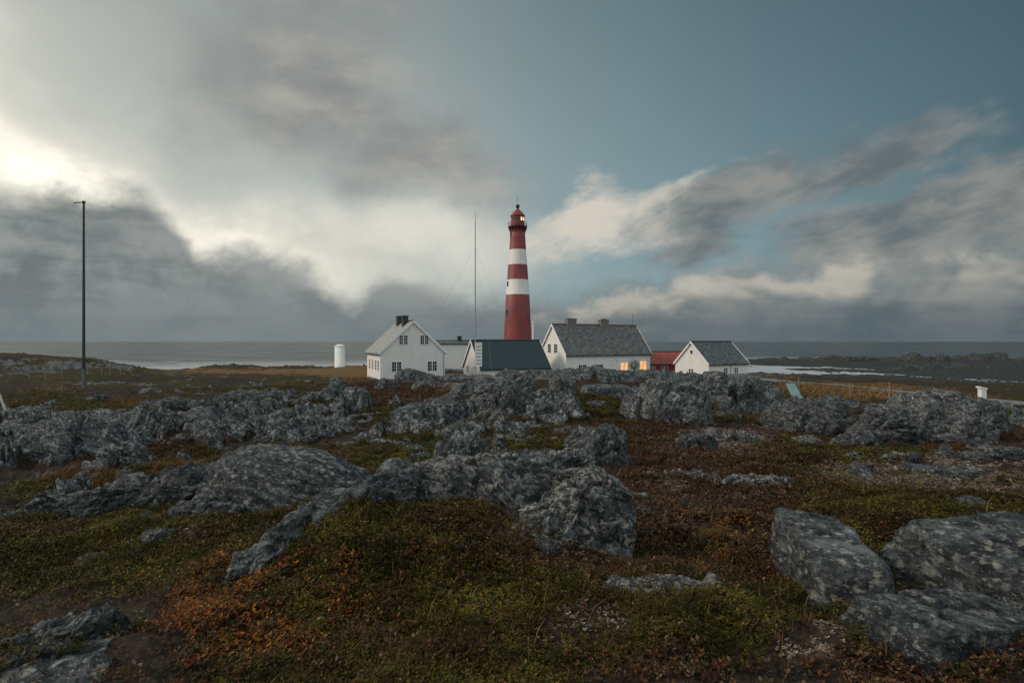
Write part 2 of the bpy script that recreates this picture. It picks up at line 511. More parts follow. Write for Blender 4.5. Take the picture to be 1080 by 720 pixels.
def cover(x, y, zs):
    """masks of the cover at ground points"""
    px, py = pix(x, y, zs)
    P = np.stack([x, y, np.zeros(len(x))], 1)
    d = np.hypot(x, y)
    n1 = fbm(P / 1.1 + 3.1, 4)
    n2 = fbm(P / 2.3 + 31.7, 4)
    n3 = fbm(P / 5.0 + 77.2, 4)
    n4 = fbm(P / 0.45 + 11.9, 3)
    far = sstep(d, 12, 40)
    nr = n1 * (1 - far) + n3 * far
    rock = sstep(nr * .55 + n4 * .10 + patches(px, py, P_ROCK) * .72 - 0.20, .08, .22)
    # the outer skerries and shore are bare rock
    rock = np.maximum(rock, sstep(-zs + .5 * n3, 2.4, 3.2))
    green = sstep(patches(px, py, P_GREEN) + n2 * .5 + .12 + .15 * far + .5 * (n3 * far), .25, .60)
    rust = sstep(patches(px, py, P_RUST) + n1 * .55 + .1, .25, .65)
    rdd = road_dist(x, y)
    straw = sstep(rdd, 1.7, 2.4) * sstep(patches(px, py, P_STRAW) + n2 * .35 + n4 * .15 + .02, .35, .75)
    pale = sstep(patches(px, py, P_PALE) + n4 * .5 + n1 * .25 - .05, .32, .75)
    orange = sstep(patches(px, py, P_ORANGE) + n4 * .32 + .22 * fbm(P / .13 + 5.5, 2), .22, .85)
    bare = sstep(patches(px, py, P_BARE) + n1 * .4, .35, .8)
    rd = road_dist(x, y)
    rock = rock * sstep(rd, 2.0, 5.0)
    return dict(rock=rock, green=green * (1 - bare), rust=rust * (1 - .6 * bare), straw=straw, pale=pale, orange=orange, bare=bare, shore=sstep(d, 115, 150))


def ground_height(x, y):
    zs = smooth_z(x, y)
    cv = cover(x, y, zs)
    d = np.hypot(x, y)
    P = np.stack([x, y, np.zeros(len(x))], 1)
    site = np.ones(len(x))
    for sx, sy, r in SITE:
        site *= sstep(np.hypot(x - sx, y - sy), r * .8, r * 1.5)
    site *= sstep(road_dist(x, y), 2.2, 6.0)
    n = .095 * fbm(P / .75 + 2.2, 4) * (1 - .3 * cv['rock']) * sstep(d, 1.2, 3.0)
    n += .10 * fbm(P / 2.6 + 8.2, 3) * sstep(d, 3, 9)
    n += .32 * fbm(P / 8.0 + 5.5, 4) * sstep(d, 9, 24) * (.35 + .65 * site)
    n += .8 * fbm(P / 30.0 + 1.5, 4) * sstep(d, 45, 110) * site * (.4 + .6 * sstep(d, 120, 160))
    n += .55 * (ridged(P / 7.0 + 3.5, 4) - .3) * sstep(d, 55, 80) * site * (1 - sstep(d, 125, 150)) * (1 - .7 * cv['straw'])
    n += 1.0 * ridged(P / 14.0 + 6.5, 4) * sstep(d, 110, 190) * sstep(zs, -4.8, -3.6)
    # bare rock stands out, ribbed along the grain of the bedrock
    ca, sa = math.cos(R(24)), math.sin(R(24))
    Q = np.stack([(x * ca + y * sa), (-x * sa + y * ca) * 2.4, np.zeros(len(x))], 1)
    sc = np.clip(d / 9, .35, 3.2)
    rk = ridged(Q / 1.6 + 4.4, 6, .55) * .20 + ridged(Q / .5 + 14.4, 4) * .06
    rk += ridged(Q / 4.5 + 24.4, 6, .55) * .48 * sstep(d, 9, 24)
    rk -= .07 + .16 * sstep(d, 9, 24)
    on = np.nonzero((cv['rock'] > .01) & (d < 160) & (y > -4))[0]
    if len(on):
        Qo = Q[on] + np.stack([fbm(P[on] / 1.5 + 3 * k, 2) for k in range(3)], 1) * .35
        Qo[:, 2] = zs[on] * 1.5
        big = sstep(d[on], 7, 18)
        f1, e1 = facets(Qo / 3.4); f2, e2 = facets(Qo / 1.3 + 9.3)
        rk[on] = .45 * rk[on] + big * (.38 * f1 - .34 * (1 - sstep(e1, .0, .06)) + .12 * f2) + .06 * f2 - .07 * (1 - sstep(e2, 0, .08))
    n += cv['rock'] * rk * np.clip(sc, .35, 1.3) * (.3 + .7 * site)
    n += .018 * cv['green'] * fbm(P / .22 + 1.1, 2) * (1 - sstep(d, 8, 16))
    return zs + n, cv


def gz(x, y):
    """ground height at one point"""
    z, _ = ground_height(np.array([float(x)]), np.array([float(y)]))
    return float(z[0])


# ------------------------------------------------------------------ mesh helpers
def np_mesh(name, verts, faces, smooth=True):
    """mesh from arrays; faces (M,3) or (M,4)"""
    me = bpy.data.meshes.new(name)
    verts = np.asarray(verts, np.float32)
    faces = np.asarray(faces, np.int32)
    k = faces.shape[1]
    me.vertices.add(len(verts))
    me.vertices.foreach_set('co', verts.ravel())
    me.loops.add(faces.size)
    me.loops.foreach_set('vertex_index', faces.ravel())
    me.polygons.add(len(faces))
    me.polygons.foreach_set('loop_start', np.arange(0, faces.size, k, dtype=np.int32))
    me.update(calc_edges=True)
    me.validate()
    if smooth:
        me.polygons.foreach_set('use_smooth', np.ones(len(me.polygons), bool))
    return me


def link(name, me, mat=None, parent=None):
    o = bpy.data.objects.new(name, me)
    C.objects.link(o)
    if mat is not None:
        me.materials.clear()
        for m_ in (mat if isinstance(mat, (list, tuple)) else [mat]):
            me.materials.append(m_)
    if parent is not None:
        o.parent = parent
    return o


def tag(o, label=None, cat=None, group=None, kind=None):
    if label: o['label'] = label
    if cat: o['category'] = cat
    if group: o['group'] = group
    if kind: o['kind'] = kind
    return o


def float_attr(me, name, arr):
    a = me.attributes.new(name, 'FLOAT', 'POINT')
    a.data.foreach_set('value', np.asarray(arr, np.float32))


# ------------------------------------------------------------------ materials of land
def new_mat(name):
    m_ = bpy.data.materials.new(name)
    m_.use_nodes = True
    nt = m_.node_tree
    b = nt.nodes['Principled BSDF']
    return m_, G(nt), b


def rock_nodes(g, v, grain_rot, stretch=3.2):
    """lichened gneiss: colour and relief"""
    gv = g.vscale(v, (1.0, 1.0, stretch), rot=grain_rot)
    grain = g.noise(gv, 5.0, 8, 0.68, 0.25)
    grain2 = g.noise(gv, 19.0, 6, 0.7, 0.2)
    blotch = g.noise(v, 2.6, 6, 0.62)
    fine = g.noise(v, 34.0, 6, 0.72)
    base = g.ramp(g.add(g.add(g.mul(grain, .45), g.mul(fine, .3)), g.mul(g.noise(v, 9.0, 7, .7), .25)), [(.38, (.010, .0125, .0145)), (.47, (.036, .044, .050)), (.54, (.085, .098, .105)), (.63, (.22, .235, .24))])
    base = g.mix(g.ss(blotch, .42, .66), base, g.mix(1.0, base, (1.35, 1.32, 1.26, 1), 'MULTIPLY'))
    # pale crustose lichen: rounded patches with ragged rims
    cell = g.voro(g.mix(.07, v, g.node('ShaderNodeTexNoise').outputs['Color']), 11.0)
    lp = g.mul(g.ss(g.add(cell, g.mul(g.sub(fine, .5), .9)), .34, .20), g.ss(g.noise(v, 1.7, 4, .6), .45, .55))
    base = g.mix(g.mul(lp, .85), base, (.40, .385, .335, 1))
    # flecks drawn out along the grain, coarse and fine
    f1 = g.noise(g.vscale(gv, (1, 1, .8), loc=(2, 7, 1)), 5.0, 5, .66)
    f2 = g.noise(g.vscale(gv, (1, 1, .6), loc=(8, 3, 5)), 13.0, 4, .66)
    base = g.mix(g.mul(g.ss(f1, .56, .62), .6), base, (.30, .31, .30, 1))
    base = g.mix(g.mul(g.ss(f2, .59, .645), .6), base, (.52, .51, .47, 1))
    base = g.mix(g.mul(g.ss(f1, .45, .38), .85), base, (.012, .014, .016, 1))
    f3 = g.noise(v, 48.0, 3, .6)
    base = g.mix(g.mul(g.ss(f3, .60, .66), .55), base, (.40, .39, .355, 1))
    base = g.mix(g.mul(g.ss(f3, .40, .34), .6), base, (.014, .016, .018, 1))
    bl = g.ss(g.noise(g.vscale(v, (1, 1, 1), loc=(4, 4, 4)), 9.0, 6, .72), .56, .66)
    base = g.mix(g.mul(bl, .8), base, (.020, .022, .024, 1))
    yl = g.ss(g.noise(g.vscale(v, (1, 1, 1), loc=(9, 1, 4)), 15.0, 5, .7), .67, .75)
    base = g.mix(g.mul(yl, .6), base, (.22, .23, .085, 1))
    hgt = g.add(g.add(g.mul(grain, .8), g.mul(grain2, .28)), g.add(g.mul(fine, .12), g.mul(blotch, .5)))
    return base, hgt


def make_rock_mat(name, rot, pale=0.0, stretch=3.2):
    m_, g, b = new_mat(name)
    tc = g.node('ShaderNodeTexCoord').outputs['Object']
    oi = g.node('ShaderNodeObjectInfo')
    off = g.node('ShaderNodeVectorMath', operation='SCALE')
    g.put(off.inputs[0], oi.outputs['Location'])
    off.inputs['Scale'].default_value = 1.7
    va = g.node('ShaderNodeVectorMath', operation='ADD')
    g.put(va.inputs[0], tc); g.put(va.inputs[1], off.outputs[0])
    base, hgt = rock_nodes(g, va.outputs[0], rot, stretch)
    tone = g.ss(oi.outputs['Random'], 0, 1, .72, 1.22, 'LINEAR')       # no two rocks are quite the same grey
    base = g.mix(1.0, base, g.comb(tone, tone, tone), 'MULTIPLY')
    if pale:
        pn = g.mul(g.ss(g.noise(va.outputs[0], 20.0, 6, .7), .50, .57), g.ss(g.noise(va.outputs[0], 3.2, 5, .65), .40, .54))
        base = g.mix(g.mul(pn, pale), base, (.43, .405, .355, 1))
    g.put(b.inputs['Base Color'], base)
    b.inputs['Roughness'].default_value = .88
    b.inputs['Specular IOR Level'].default_value = .3
    g.put(b.inputs['Normal'], g.bump(hgt, 1.0, .12))
    return m_


M_ROCK = make_rock_mat('rock_gneiss', (R(18), R(-24), 0), 0, 2.9)
M_ROCK_STEEP = make_rock_mat('rock_gneiss_steep', (R(8), R(66), R(20)), 0, 2.6)
M_ROCK_PALE = make_rock_mat('rock_gneiss_pale', (R(25), R(20), 0), .95)
M_ROCK_SPECK = make_rock_mat('rock_gneiss_speckled', (R(20), R(-20), 0), .8, 2.6)
M_ROCK_FLAT = make_rock_mat('rock_gneiss_bedded', (R(6), R(-7), 0), 0, 3.6)


def make_ground_mat():
    m_, g, b = new_mat('heath_ground')
    geo = g.node('ShaderNodeNewGeometry').outputs['Position']
    at = {k: g.attr('c_' + k) for k in ('rock', 'green', 'rust', 'straw', 'pale', 'orange', 'bare')}
    n_f = g.noise(geo, 26.0, 6, .7)
    n_m = g.noise(geo, 6.0, 6, .65)
    n_c = g.noise(geo, 1.3, 5, .6)
    vo = g.voro(geo, 30.0)
    c = g.mix(g.ss(g.add(g.mul(n_m, .5), g.mul(n_f, .5)), .40, .60), (.010, .0075, .006, 1), (.058, .042, .027, 1))
    c = g.mix(g.mul(g.ss(g.noise(geo, 42.0, 4, .7), .58, .66), .6), c, (.15, .135, .115, 1))
    gr = g.ramp(n_f, [(.3, (.010, .010, .003)), (.5, (.034, .033, .007)), (.7, (.080, .070, .014))])
    gr = g.mix(g.ss(n_c, .45, .65), gr, g.mix(1.0, gr, (1.35, 1.05, .6, 1), 'MULTIPLY'))
    c = g.mix(at['green'], c, gr)
    ru = g.ramp(n_f, [(.3, (.022, .010, .008)), (.5, (.062, .026, .017)), (.7, (.13, .055, .026))])
    c = g.mix(g.mul(at['rust'], g.ss(n_m, .30, .52)), c, ru)
    sw = g.ramp(n_f, [(.3, (.07, .042, .018)), (.7, (.23, .14, .06))])
    c = g.mix(at['straw'], c, sw)
    pl = g.ramp(n_f, [(.34, (.05, .038, .03)), (.52, (.17, .125, .10)), (.68, (.33, .26, .21))])
    c = g.mix(g.mul(at['pale'], g.ss(n_m, .34, .48)), c, pl)
    c = g.mix(g.mul(g.mul(at['orange'], .5), g.ss(vo, .42, .25)), c, (.20, .065, .013, 1))
    spk = g.ss(g.noise(geo, 75.0, 2, .5), .66, .72)
    c = g.mix(g.mul(spk, .35), c, (.30, .26, .20, 1))
    rc, rh = rock_nodes(g, geo, (R(14), R(-28), R(24)), 2.0)
    rf = g.ss(g.add(at['rock'], g.mul(g.sub(n_m, .5), .9)), .42, .60)
    rc = g.mix(g.mul(g.attr('c_shore'), .85), rc, g.mix(1.0, rc, (.30, .31, .30, 1), 'MULTIPLY'))
    c = g.mix(rf, c, rc)
    g.put(b.inputs['Base Color'], c)
    b.inputs['Roughness'].default_value = .95
    b.inputs['Specular IOR Level'].default_value = .15
    veg_h = g.add(g.mul(n_f, .5), g.mul(n_m, .6))
    hm = g.node('ShaderNodeMix', data_type='FLOAT')
    g.put(hm.inputs[0], rf); g.put(hm.inputs[2], veg_h); g.put(hm.inputs[3], rh)
    g.put(b.inputs['Normal'], g.bump(hm.outputs[0], 1.0, .09))
    return m_


# ------------------------------------------------------------------ ground sheet
def polar_axes(nf, nr, d0, d1):
    front = np.linspace(R(-52), R(52), nf)
    back = np.linspace(R(52), R(308), 70)[1:-1]
    az = np.concatenate([front, back])
    d = np.exp(np.linspace(math.log(d0), math.log(d1), nr))
    return az, d


G_AZ, G_D = polar_axes(660, 700, 0.9, 430)
_a, _dd = np.meshgrid(G_AZ, G_D, indexing='ij')
# distance measured along the view in front, so the rows of the grid run level across the picture
_rad = _dd / np.maximum(np.cos(np.clip(np.abs(np.where(_a > math.pi, _a - 2 * math.pi, _a)), 0, R(52))), .6)
GX, GY = np.sin(_a) * _rad, np.cos(_a) * _rad
_z, G_CV = ground_height(GX.ravel(), GY.ravel())
GZ = _z.reshape(GX.shape)
na, nd = GX.shape


def build_ground():
    v = np.stack([GX.ravel(), GY.ravel(), GZ.ravel()], 1)
    idx = np.arange(na * nd).reshape(na, nd)
    nxt = np.roll(idx, -1, axis=0)
    f = np.stack([idx[:, :-1], idx[:, 1:], nxt[:, 1:], nxt[:, :-1]], -1).reshape(-1, 4)
    f = f[:, ::-1]
    me = np_mesh('ground', v, f)
    # close the small hole under the camera
    bm = bmesh.new(); bm.from_mesh(me); bm.verts.ensure_lookup_table()
    ring = [bm.verts[i] for i in idx[:, 0]]
    bm.faces.new(ring).smooth = True
    bm.normal_update(); bm.to_mesh(me); bm.free()
    for k_, arr in G_CV.items():
        float_attr(me, 'c_' + k_, arr)
    o = link('ground', me, make_ground_mat())
    tag(o, 'rolling heath of dark soil, moss and bare bedrock', 'ground', kind='structure')


build_ground()


# ------------------------------------------------------------------ sea
def build_sea():
    az = np.linspace(-math.pi, math.pi, 361)[:-1]
    az = np.unique(np.concatenate([az, np.linspace(R(-48), R(48), 500)]))
    d = np.concatenate([[60], np.exp(np.linspace(math.log(100), math.log(420), 150)), np.exp(np.linspace(math.log(450), math.log(60000), 30))])
    a, dd = np.meshgrid(az, d, indexing='ij')
    x, y = np.sin(a) * dd, np.cos(a) * dd
    zg, _ = ground_height(x.ravel(), y.ravel())
    zg = np.where(dd.ravel() > 415, -12, zg)
    v = np.stack([x.ravel(), y.ravel(), np.full(x.size, SEA_Z)], 1)
    n_, k_ = x.shape
    idx = np.arange(n_ * k_).reshape(n_, k_)
    nxt = np.roll(idx, -1, axis=0)
    f = np.stack([idx[:, :-1], idx[:, 1:], nxt[:, 1:], nxt[:, :-1]], -1).reshape(-1, 4)[:, ::-1]
    me = np_mesh('sea', v, f)
    float_attr(me, 'shoal', sstep(zg, SEA_Z - 4.0, SEA_Z + .3))
    m_, g, b = new_mat('sea_water')
    geo = g.node('ShaderNodeNewGeometry').outputs['Position']
    sh = g.attr('shoal')
    n1 = g.noise(g.vscale(geo, (.02, .05, 1)), 1.0, 5, .6)
    n2 = g.noise(g.vscale(geo, (.12, .3, 1)), 1.0, 5, .6)
    foam = g.mul(g.ss(g.add(sh, g.mul(g.sub(n2, .5), .5)), .10, 1.0), .75)
    g.put(b.inputs['Base Color'], g.mix(foam, g.mix(n1, (.030, .042, .046, 1), (.050, .064, .068, 1)), (.50, .53, .54, 1)))
    g.put(b.inputs['Roughness'], g.mx(g.ss(n1, .35, .7, .30, .46), g.mul(foam, .8)))
    b.inputs['IOR'].default_value = 1.33
    g.put(b.inputs['Normal'], g.bump(g.add(n2, g.mul(n1, 2.0)), .5, 1.0))
    o = link('sea', me, m_)
    tag(o, 'calm grey sea with pale surf along the rocks', 'sea', kind='structure')


build_sea()


# ------------------------------------------------------------------ gravel road
def build_road():
    pts = []
    for (x0, y0), (x1, y1) in zip(_rp[:-1], _rp[1:]):
        n = max(2, int(math.hypot(x1 - x0, y1 - y0) / .8))
        for k in range(n):
            t = k / n
            pts.append((x0 + (x1 - x0) * t, y0 + (y1 - y0) * t))
    P = np.array(pts)
    for _ in range(30):
        P[1:-1] = .5 * P[1:-1] + .25 * (P[:-2] + P[2:])
    T = np.gradient(P, axis=0); T /= np.linalg.norm(T, axis=1)[:, None]
    N = np.stack([-T[:, 1], T[:, 0]], 1)
    us = np.linspace(-1.7, 1.7, 9)
    V = []
    for u in us:
        q = P + N * u
        z, _ = ground_height(q[:, 0], q[:, 1])
        V.append(np.stack([q[:, 0], q[:, 1], z + .10 - .05 * (abs(u) / 1.7) ** 2], 1))
    V = np.array(V)
    # level crosswise
    V[:, :, 2] = .3 * V[:, :, 2] + .7 * V[:, :, 2].max(0)[None] - .0
    edge0, edge1 = V[0].copy(), V[-1].copy()
    edge0[:, :2] -= N * .5; edge0[:, 2] -= .5
    edge1[:, :2] += N * .5; edge1[:, 2] -= .5
    V = np.concatenate([edge0[None], V, edge1[None]])
    n_, k_ = V.shape[:2]
    idx = np.arange(n_ * k_).reshape(n_, k_)
    f = np.stack([idx[:-1, :-1], idx[:-1, 1:], idx[1:, 1:], idx[1:, :-1]], -1).reshape(-1, 4)
    me = np_mesh('road', V.reshape(-1, 3), f)
    m_, g, b = new_mat('road_gravel')
    geo = g.node('ShaderNodeNewGeometry').outputs['Position']
    n1 = g.noise(geo, 1.2, 6, .7)
    g.put(b.inputs['Base Color'], g.ramp(n1, [(.3, (.10, .11, .115)), (.7, (.20, .205, .20))]))
    b.inputs['Roughness'].default_value = .9
    o = link('road', me, m_)
    tag(o, 'narrow grey gravel road through straw-coloured grass', 'road', kind='structure')


build_road()


# ------------------------------------------------------------------ rocks
_ICO = {}


def ico(sub):
    if sub not in _ICO:
        bm = bmesh.new()
        bmesh.ops.create_icosphere(bm, subdivisions=sub, radius=1.0)
        v = np.array([q.co[:] for q in bm.verts])
        f = np.array([[q.index for q in p.verts] for p in bm.faces])
        bm.free()
        _ICO[sub] = (v, f)
    return _ICO[sub]


KINDS = {   # planes, sharpness, lumps, broken faces, cracks, ledges
    'dome':    (0, 2.3, .17, .13, .07, .025),
    'craggy':  (15, 16, .13, .20, .13, .03),
    'layered': (0, 2.4, .20, .16, .07, .07),
    'whale':   (0, 2.6, .05, .035, .015, .030),
    'knob':    (0, 1.9, .10, .12, .06, .03),
    'block':   (5, 16, .035, .045, .02, .012),
    'slab':    (7, 14, .05, .06, .03, .03),
}


def rock_mesh(name, hx, hy, hz, kind, seed, sub, tilt=(0.25, -0.1), ledge_rot=None):
    rs = np.random.RandomState(seed)
    v, f = ico(sub)
    npl, pw, a_l, a_r, a_c, a_s = KINDS[kind]
    if npl == 0:
        r = (np.abs(v) ** pw).sum(1) ** (-1 / pw)
    else:
        n = rs.normal(size=(npl, 3)); n[:, 2] = np.abs(n[:, 2]) * .8
        n /= np.linalg.norm(n, axis=1)[:, None]
        dd = rs.uniform(.66, 1.0, npl)
        if kind in ('block', 'slab'):
            ax = np.array([[1, 0, .08], [-1, 0, .05], [0, 1, .1], [0, -1, .25], [.06, -.05, 1], [0, 0, -1]], float)
            ax += rs.normal(size=ax.shape) * .06
            ax /= np.linalg.norm(ax, axis=1)[:, None]
            n = np.concatenate([n, ax]); dd = np.concatenate([dd * .25 + 1.02, np.full(6, .72)])
        elif kind == 'layered':
            ax = np.array([[.1, .05, 1], [-.15, 0, 1], [1, 0, .1], [-1, .1, .1], [0, -1, .2]], float)
            ax /= np.linalg.norm(ax, axis=1)[:, None]
            n = np.concatenate([n, ax]); dd = np.concatenate([dd, np.full(5, .7)])
        else:
            n = np.concatenate([n, [[0, 0, -1]]]); dd = np.concatenate([dd, [.9]])
        dt = np.maximum(v @ n.T, 0) / dd
        r = ((dt ** pw).sum(1) + 1e-9) ** (-1 / pw)
        r = np.minimum(r, 1.6)
    p = v * r[:, None]
    for k in range(2):
        p[:, k] /= np.abs(p[:, k]).max()
    p[:, 2] /= np.quantile(p[:, 2], .985)
    p[:, 2] = np.where(p[:, 2] > 0, np.sin(np.clip(p[:, 2], 0, 1.35) * 1.0) / math.sin(1.0), p[:, 2])
    if kind == 'craggy':          # outcrops spread towards the foot
        zn = np.clip(p[:, 2], 0, 1)
        p[:, :2] *= (1.1 - .25 * zn ** 1.4)[:, None]
    p[:, 2] = np.maximum(p[:, 2], -1)
    p *= np.array([hx, hy, hz])
    nrm = p / np.array([hx, hy, hz]) ** 2
    nrm /= np.linalg.norm(nrm, axis=1)[:, None]
    s = (hx * hy * hz) ** (1 / 3)
    off = rs.uniform(0, 50, 3)
    q = p / s
    wq = q + .22 * np.stack([fbm(q * 1.1 + off + 3 * k, 2) for k in range(3)], 1)
    str_ = np.array([.75, .9, 2.6]) if kind in ('layered', 'whale', 'slab') else np.array([1.25, 1.25, .8]) if kind == 'craggy' else np.ones(3)
    dip = R(rs.uniform(18, 38))
    if kind in ('layered', 'craggy', 'dome'):
        cd, sd_ = math.cos(dip), math.sin(dip)
        wq = np.stack([wq[:, 0] * cd + wq[:, 2] * sd_, wq[:, 1], -wq[:, 0] * sd_ + wq[:, 2] * cd], 1)
    wq = wq * str_
    disp = a_l * fbm(q * 1.3 + off, 4)
    f1, e1 = facets(wq * .85 + off)
    f2, e2 = facets(wq * 2.2 + off + 7)
    disp += 1.25 * a_r * f1 + .42 * a_r * f2
    disp -= a_c * (1 - sstep(e1, 0, .055)) + .45 * a_c * (1 - sstep(e2, 0, .08))
    if sub >= 6:
        f3, e3 = facets(wq * 6.5 + off + 3)
        disp += .09 * a_r * f3
    if a_s:
        lr = ledge_rot if ledge_rot is not None else tilt
        ns = np.array([lr[0], lr[1], 1.0]); ns /= np.linalg.norm(ns)
        sp = .24 if kind != 'whale' else .16
        t = (q @ ns) / sp + 1.1 * fbm(q * 1.2 + off, 3)
        saw = t - np.floor(t)
        disp += a_s * (sstep(saw, 0, .8) - sstep(saw, .85, 1.0) - .5) * sstep(fbm(q * .9 + off + 2, 2), -.5, .3)
    if sub >= 5:
        disp += .12 * a_r * (ridged(q * 5.5 + off, 5, .6) - .3) + .008 * fbm(q * 11 + off, 3) + (.010 * fbm(q * np.array([14, 14, 40]) + off, 3))
    if kind == 'whale':
        disp *= (1 - .3 * sstep(nrm[:, 2], .5, 1))
    p = p + nrm * (disp * s)[:, None]
    p[:, 2] -= np.quantile(p[:, 2], .995) - hz
    return np_mesh(name, p, f)


FOOT = []


def rock(px, d, w, top, dep, rot, kind, seed, label, name='rock_outcrop', mat=None, cat='rock', sub=None, grp=None, sink=.25, tilt=(0, 0), ledge=None):
    """a rock standing on the ground d metres out: w photo pixels broad, its top at photo row `top`"""
    x = (px - 540) / F * d
    wm = w * d / F
    z0 = gz(x, d)
    zt = CAM_Z - d * (top - 360) / F
    h = max(zt - z0, .035 * wm)
    hz = h * (1 + sink)
    if sub is None:
        sub = 7 if (w > 70 and d < 9) else 6 if w > 30 else 5
    me = rock_mesh(name, wm / 2, wm / 2 * dep, hz, kind, seed, sub, ledge_rot=ledge)
    o = link(name, me, mat or M_ROCK)
    o.location = (x, d, z0 - h * sink)
    o.rotation_euler = (R(tilt[0]), R(tilt[1]), R(rot))
    tag(o, label, cat, grp)
    FOOT.append((x, d, wm / 2, wm / 2 * dep, R(rot)))
    return o



def dark_rock():
    m_, g, b = new_mat('rock_dark_weathered')
    tc = g.node('ShaderNodeTexCoord').outputs['Object']
    n = g.noise(tc, .9, 8, .75)
    n2 = g.noise(tc, .25, 5, .6)
    c = g.ramp(n, [(.35, (.012, .014, .015)), (.52, (.045, .052, .053)), (.68, (.12, .125, .12))])
    c = g.mix(g.mul(g.ss(n2, .5, .62), .7), c, (.05, .042, .020, 1))
    g.put(b.inputs['Base Color'], c)
    b.inputs['Roughness'].default_value = .9
    g.put(b.inputs['Normal'], g.bump(n, 1.0, .5))
    return m_


M_ROCK_DARK = dark_rock()
# near the camera
rock(874, 3.95, 84, 560, 2.6, -10, 'block', 11, 'long rounded grey block beside the dark cleft, flat worn top', 'boulder', cat='boulder', tilt=(4, -3), sink=.5, mat=M_ROCK_FLAT)
rock(1085, 4.05, 290, 560, .75, 14, 'slab', 23, 'broad tilted grey slab across the dark cleft from the long block', 'rock_slab', cat='slab', tilt=(8, 5), sink=.6, mat=M_ROCK_FLAT)
rock(1000, 3.15, 230, 636, .55, 20, 'slab', 37, 'low cracked apron of slab in front of the broad tilted one', 'rock_slab', cat='slab', tilt=(5, 6), sink=1.2, mat=M_ROCK_FLAT)
rock(302, 6.9, 188, 473, .62, -6, 'whale', 31, 'smooth whale-backed rock with fine bedding lines above green heath', 'rock_outcrop', sink=.35, tilt=(0, 9), ledge=(.25, .45), mat=M_ROCK_FLAT)
rock(505, 5.3, 250, 477, .42, 8, 'dome', 47, 'pale craggy crest crowning the crowberry mound', 'rock_outcrop', sink=.7, mat=M_ROCK_SPECK)
rock(618, 5.0, 118, 494, .8, 20, 'knob', 58, 'upright lichen-spotted knob at the end of the mound crest', 'rock_outcrop', sink=.12, mat=M_ROCK_SPECK)
rock(556, 4.65, 110, 536, .5, 15, 'layered', 59, 'broken white-flecked ledge under the mound crest', 'rock_outcrop', sink=.8, mat=M_ROCK_PALE)
rock(366, 4.62, 200, 511, .34, 44, 'layered', 61, 'narrow light-edged rib running down the shoulder of the mound', 'rock_outcrop', sink=.6, tilt=(0, -17))
rock(412, 5.0, 170, 492, .45, 34, 'layered', 64, 'rim of rock joining the shoulder rib to the mound crest', 'rock_outcrop', sink=.6, tilt=(0, -9))
rock(290, 4.2, 92, 566, .45, 44, 'layered', 67, 'small steep rib low on the shoulder of the mound', 'rock_outcrop', sink=.8, tilt=(0, -16))
rock(60, 3.35, 150, 655, .34, 22, 'layered', 71, 'tilted layered ribs in the dark soil below the green heath', 'rock_outcrop', sink=1.0, tilt=(0, -14), mat=M_ROCK_FLAT)
rock(20, 3.0, 100, 690, .3, 20, 'layered', 73, 'lowest layered rib, nearest the bottom corner', 'rock_outcrop', sink=1.0, tilt=(0, -12), mat=M_ROCK_FLAT)
rock(700, 3.75, 140, 609, .5, 5, 'dome', 79, 'low pale hump crusted with lichen in front of the brown hollow', 'rock_outcrop', sink=1.0, mat=M_ROCK_PALE)
rock(160, 7.6, 165, 497, .45, 12, 'layered', 83, 'grey ledge leading up to the whale-backed rock', 'rock_outcrop', sink=.7, tilt=(0, -6), mat=M_ROCK_FLAT)
rock(60, 7.0, 120, 522, .45, 18, 'layered', 89, 'streaked ledge with pale edges beyond the green heath', 'rock_outcrop', sink=.7, tilt=(0, -10), mat=M_ROCK_FLAT)
rock(10, 6.6, 70, 540, .6, 5, 'craggy', 97, 'dark blunt ledge end touching the edge of the green heath', 'rock_outcrop', sink=.8)
rock(232, 6.3, 66, 521, .5, 10, 'layered', 101, 'small ledge tucked under the near end of the whale-backed rock', 'rock_outcrop', sink=.8, mat=M_ROCK_FLAT)
# middle ground
rock(630, 9.2, 68, 447, .9, 15, 'dome', 103, 'rounded grey boulder alone on the red heath', 'boulder', cat='boulder', mat=M_ROCK_STEEP)
rock(592, 8.6, 84, 474, .5, 30, 'layered', 107, 'low whitish rock at the foot of the rounded boulder', 'rock_outcrop', mat=M_ROCK_PALE, sink=.6)
rock(485, 9.6, 52, 450, .9, 0, 'dome', 109, 'knobbly boulder just behind the crest of the mound', 'boulder', cat='boulder', mat=M_ROCK_STEEP)
rock(527, 10.6, 18, 457, .8, 0, 'dome', 113, 'small egg-shaped stone in the moss beside the knobbly boulder', 'boulder', cat='boulder')
rock(586, 17.0, 92, 414, .7, 10, 'craggy', 127, 'tall fissured outcrop split by upright cracks', 'rock_outcrop', mat=M_ROCK_STEEP, sink=.4)
rock(535, 18.2, 110, 406, .7, -12, 'craggy', 131, 'rugged outcrop leaning on the fissured one', 'rock_outcrop', mat=M_ROCK_STEEP, sink=.4)
rock(462, 19.5, 120, 420, .6, 28, 'layered', 137, 'sloping ledge descending from the rugged outcrop', 'rock_outcrop', sink=.5, tilt=(0, -14))
rock(600, 26, 104, 400, .5, 0, 'craggy', 139, 'dark rough shelf behind the fissured outcrop', 'rock_outcrop', sink=.4)
rock(520, 30, 90, 397, .5, 14, 'layered', 149, 'grey ridge below the dark-roofed outbuilding', 'rock_outcrop', sink=.4, tilt=(0, -5))
rock(430, 23.5, 62, 428, .4, 24, 'layered', 151, 'thin tongue of pale rock across the red-brown flat', 'rock_outcrop', sink=.6, tilt=(0, -10), mat=M_ROCK_PALE)
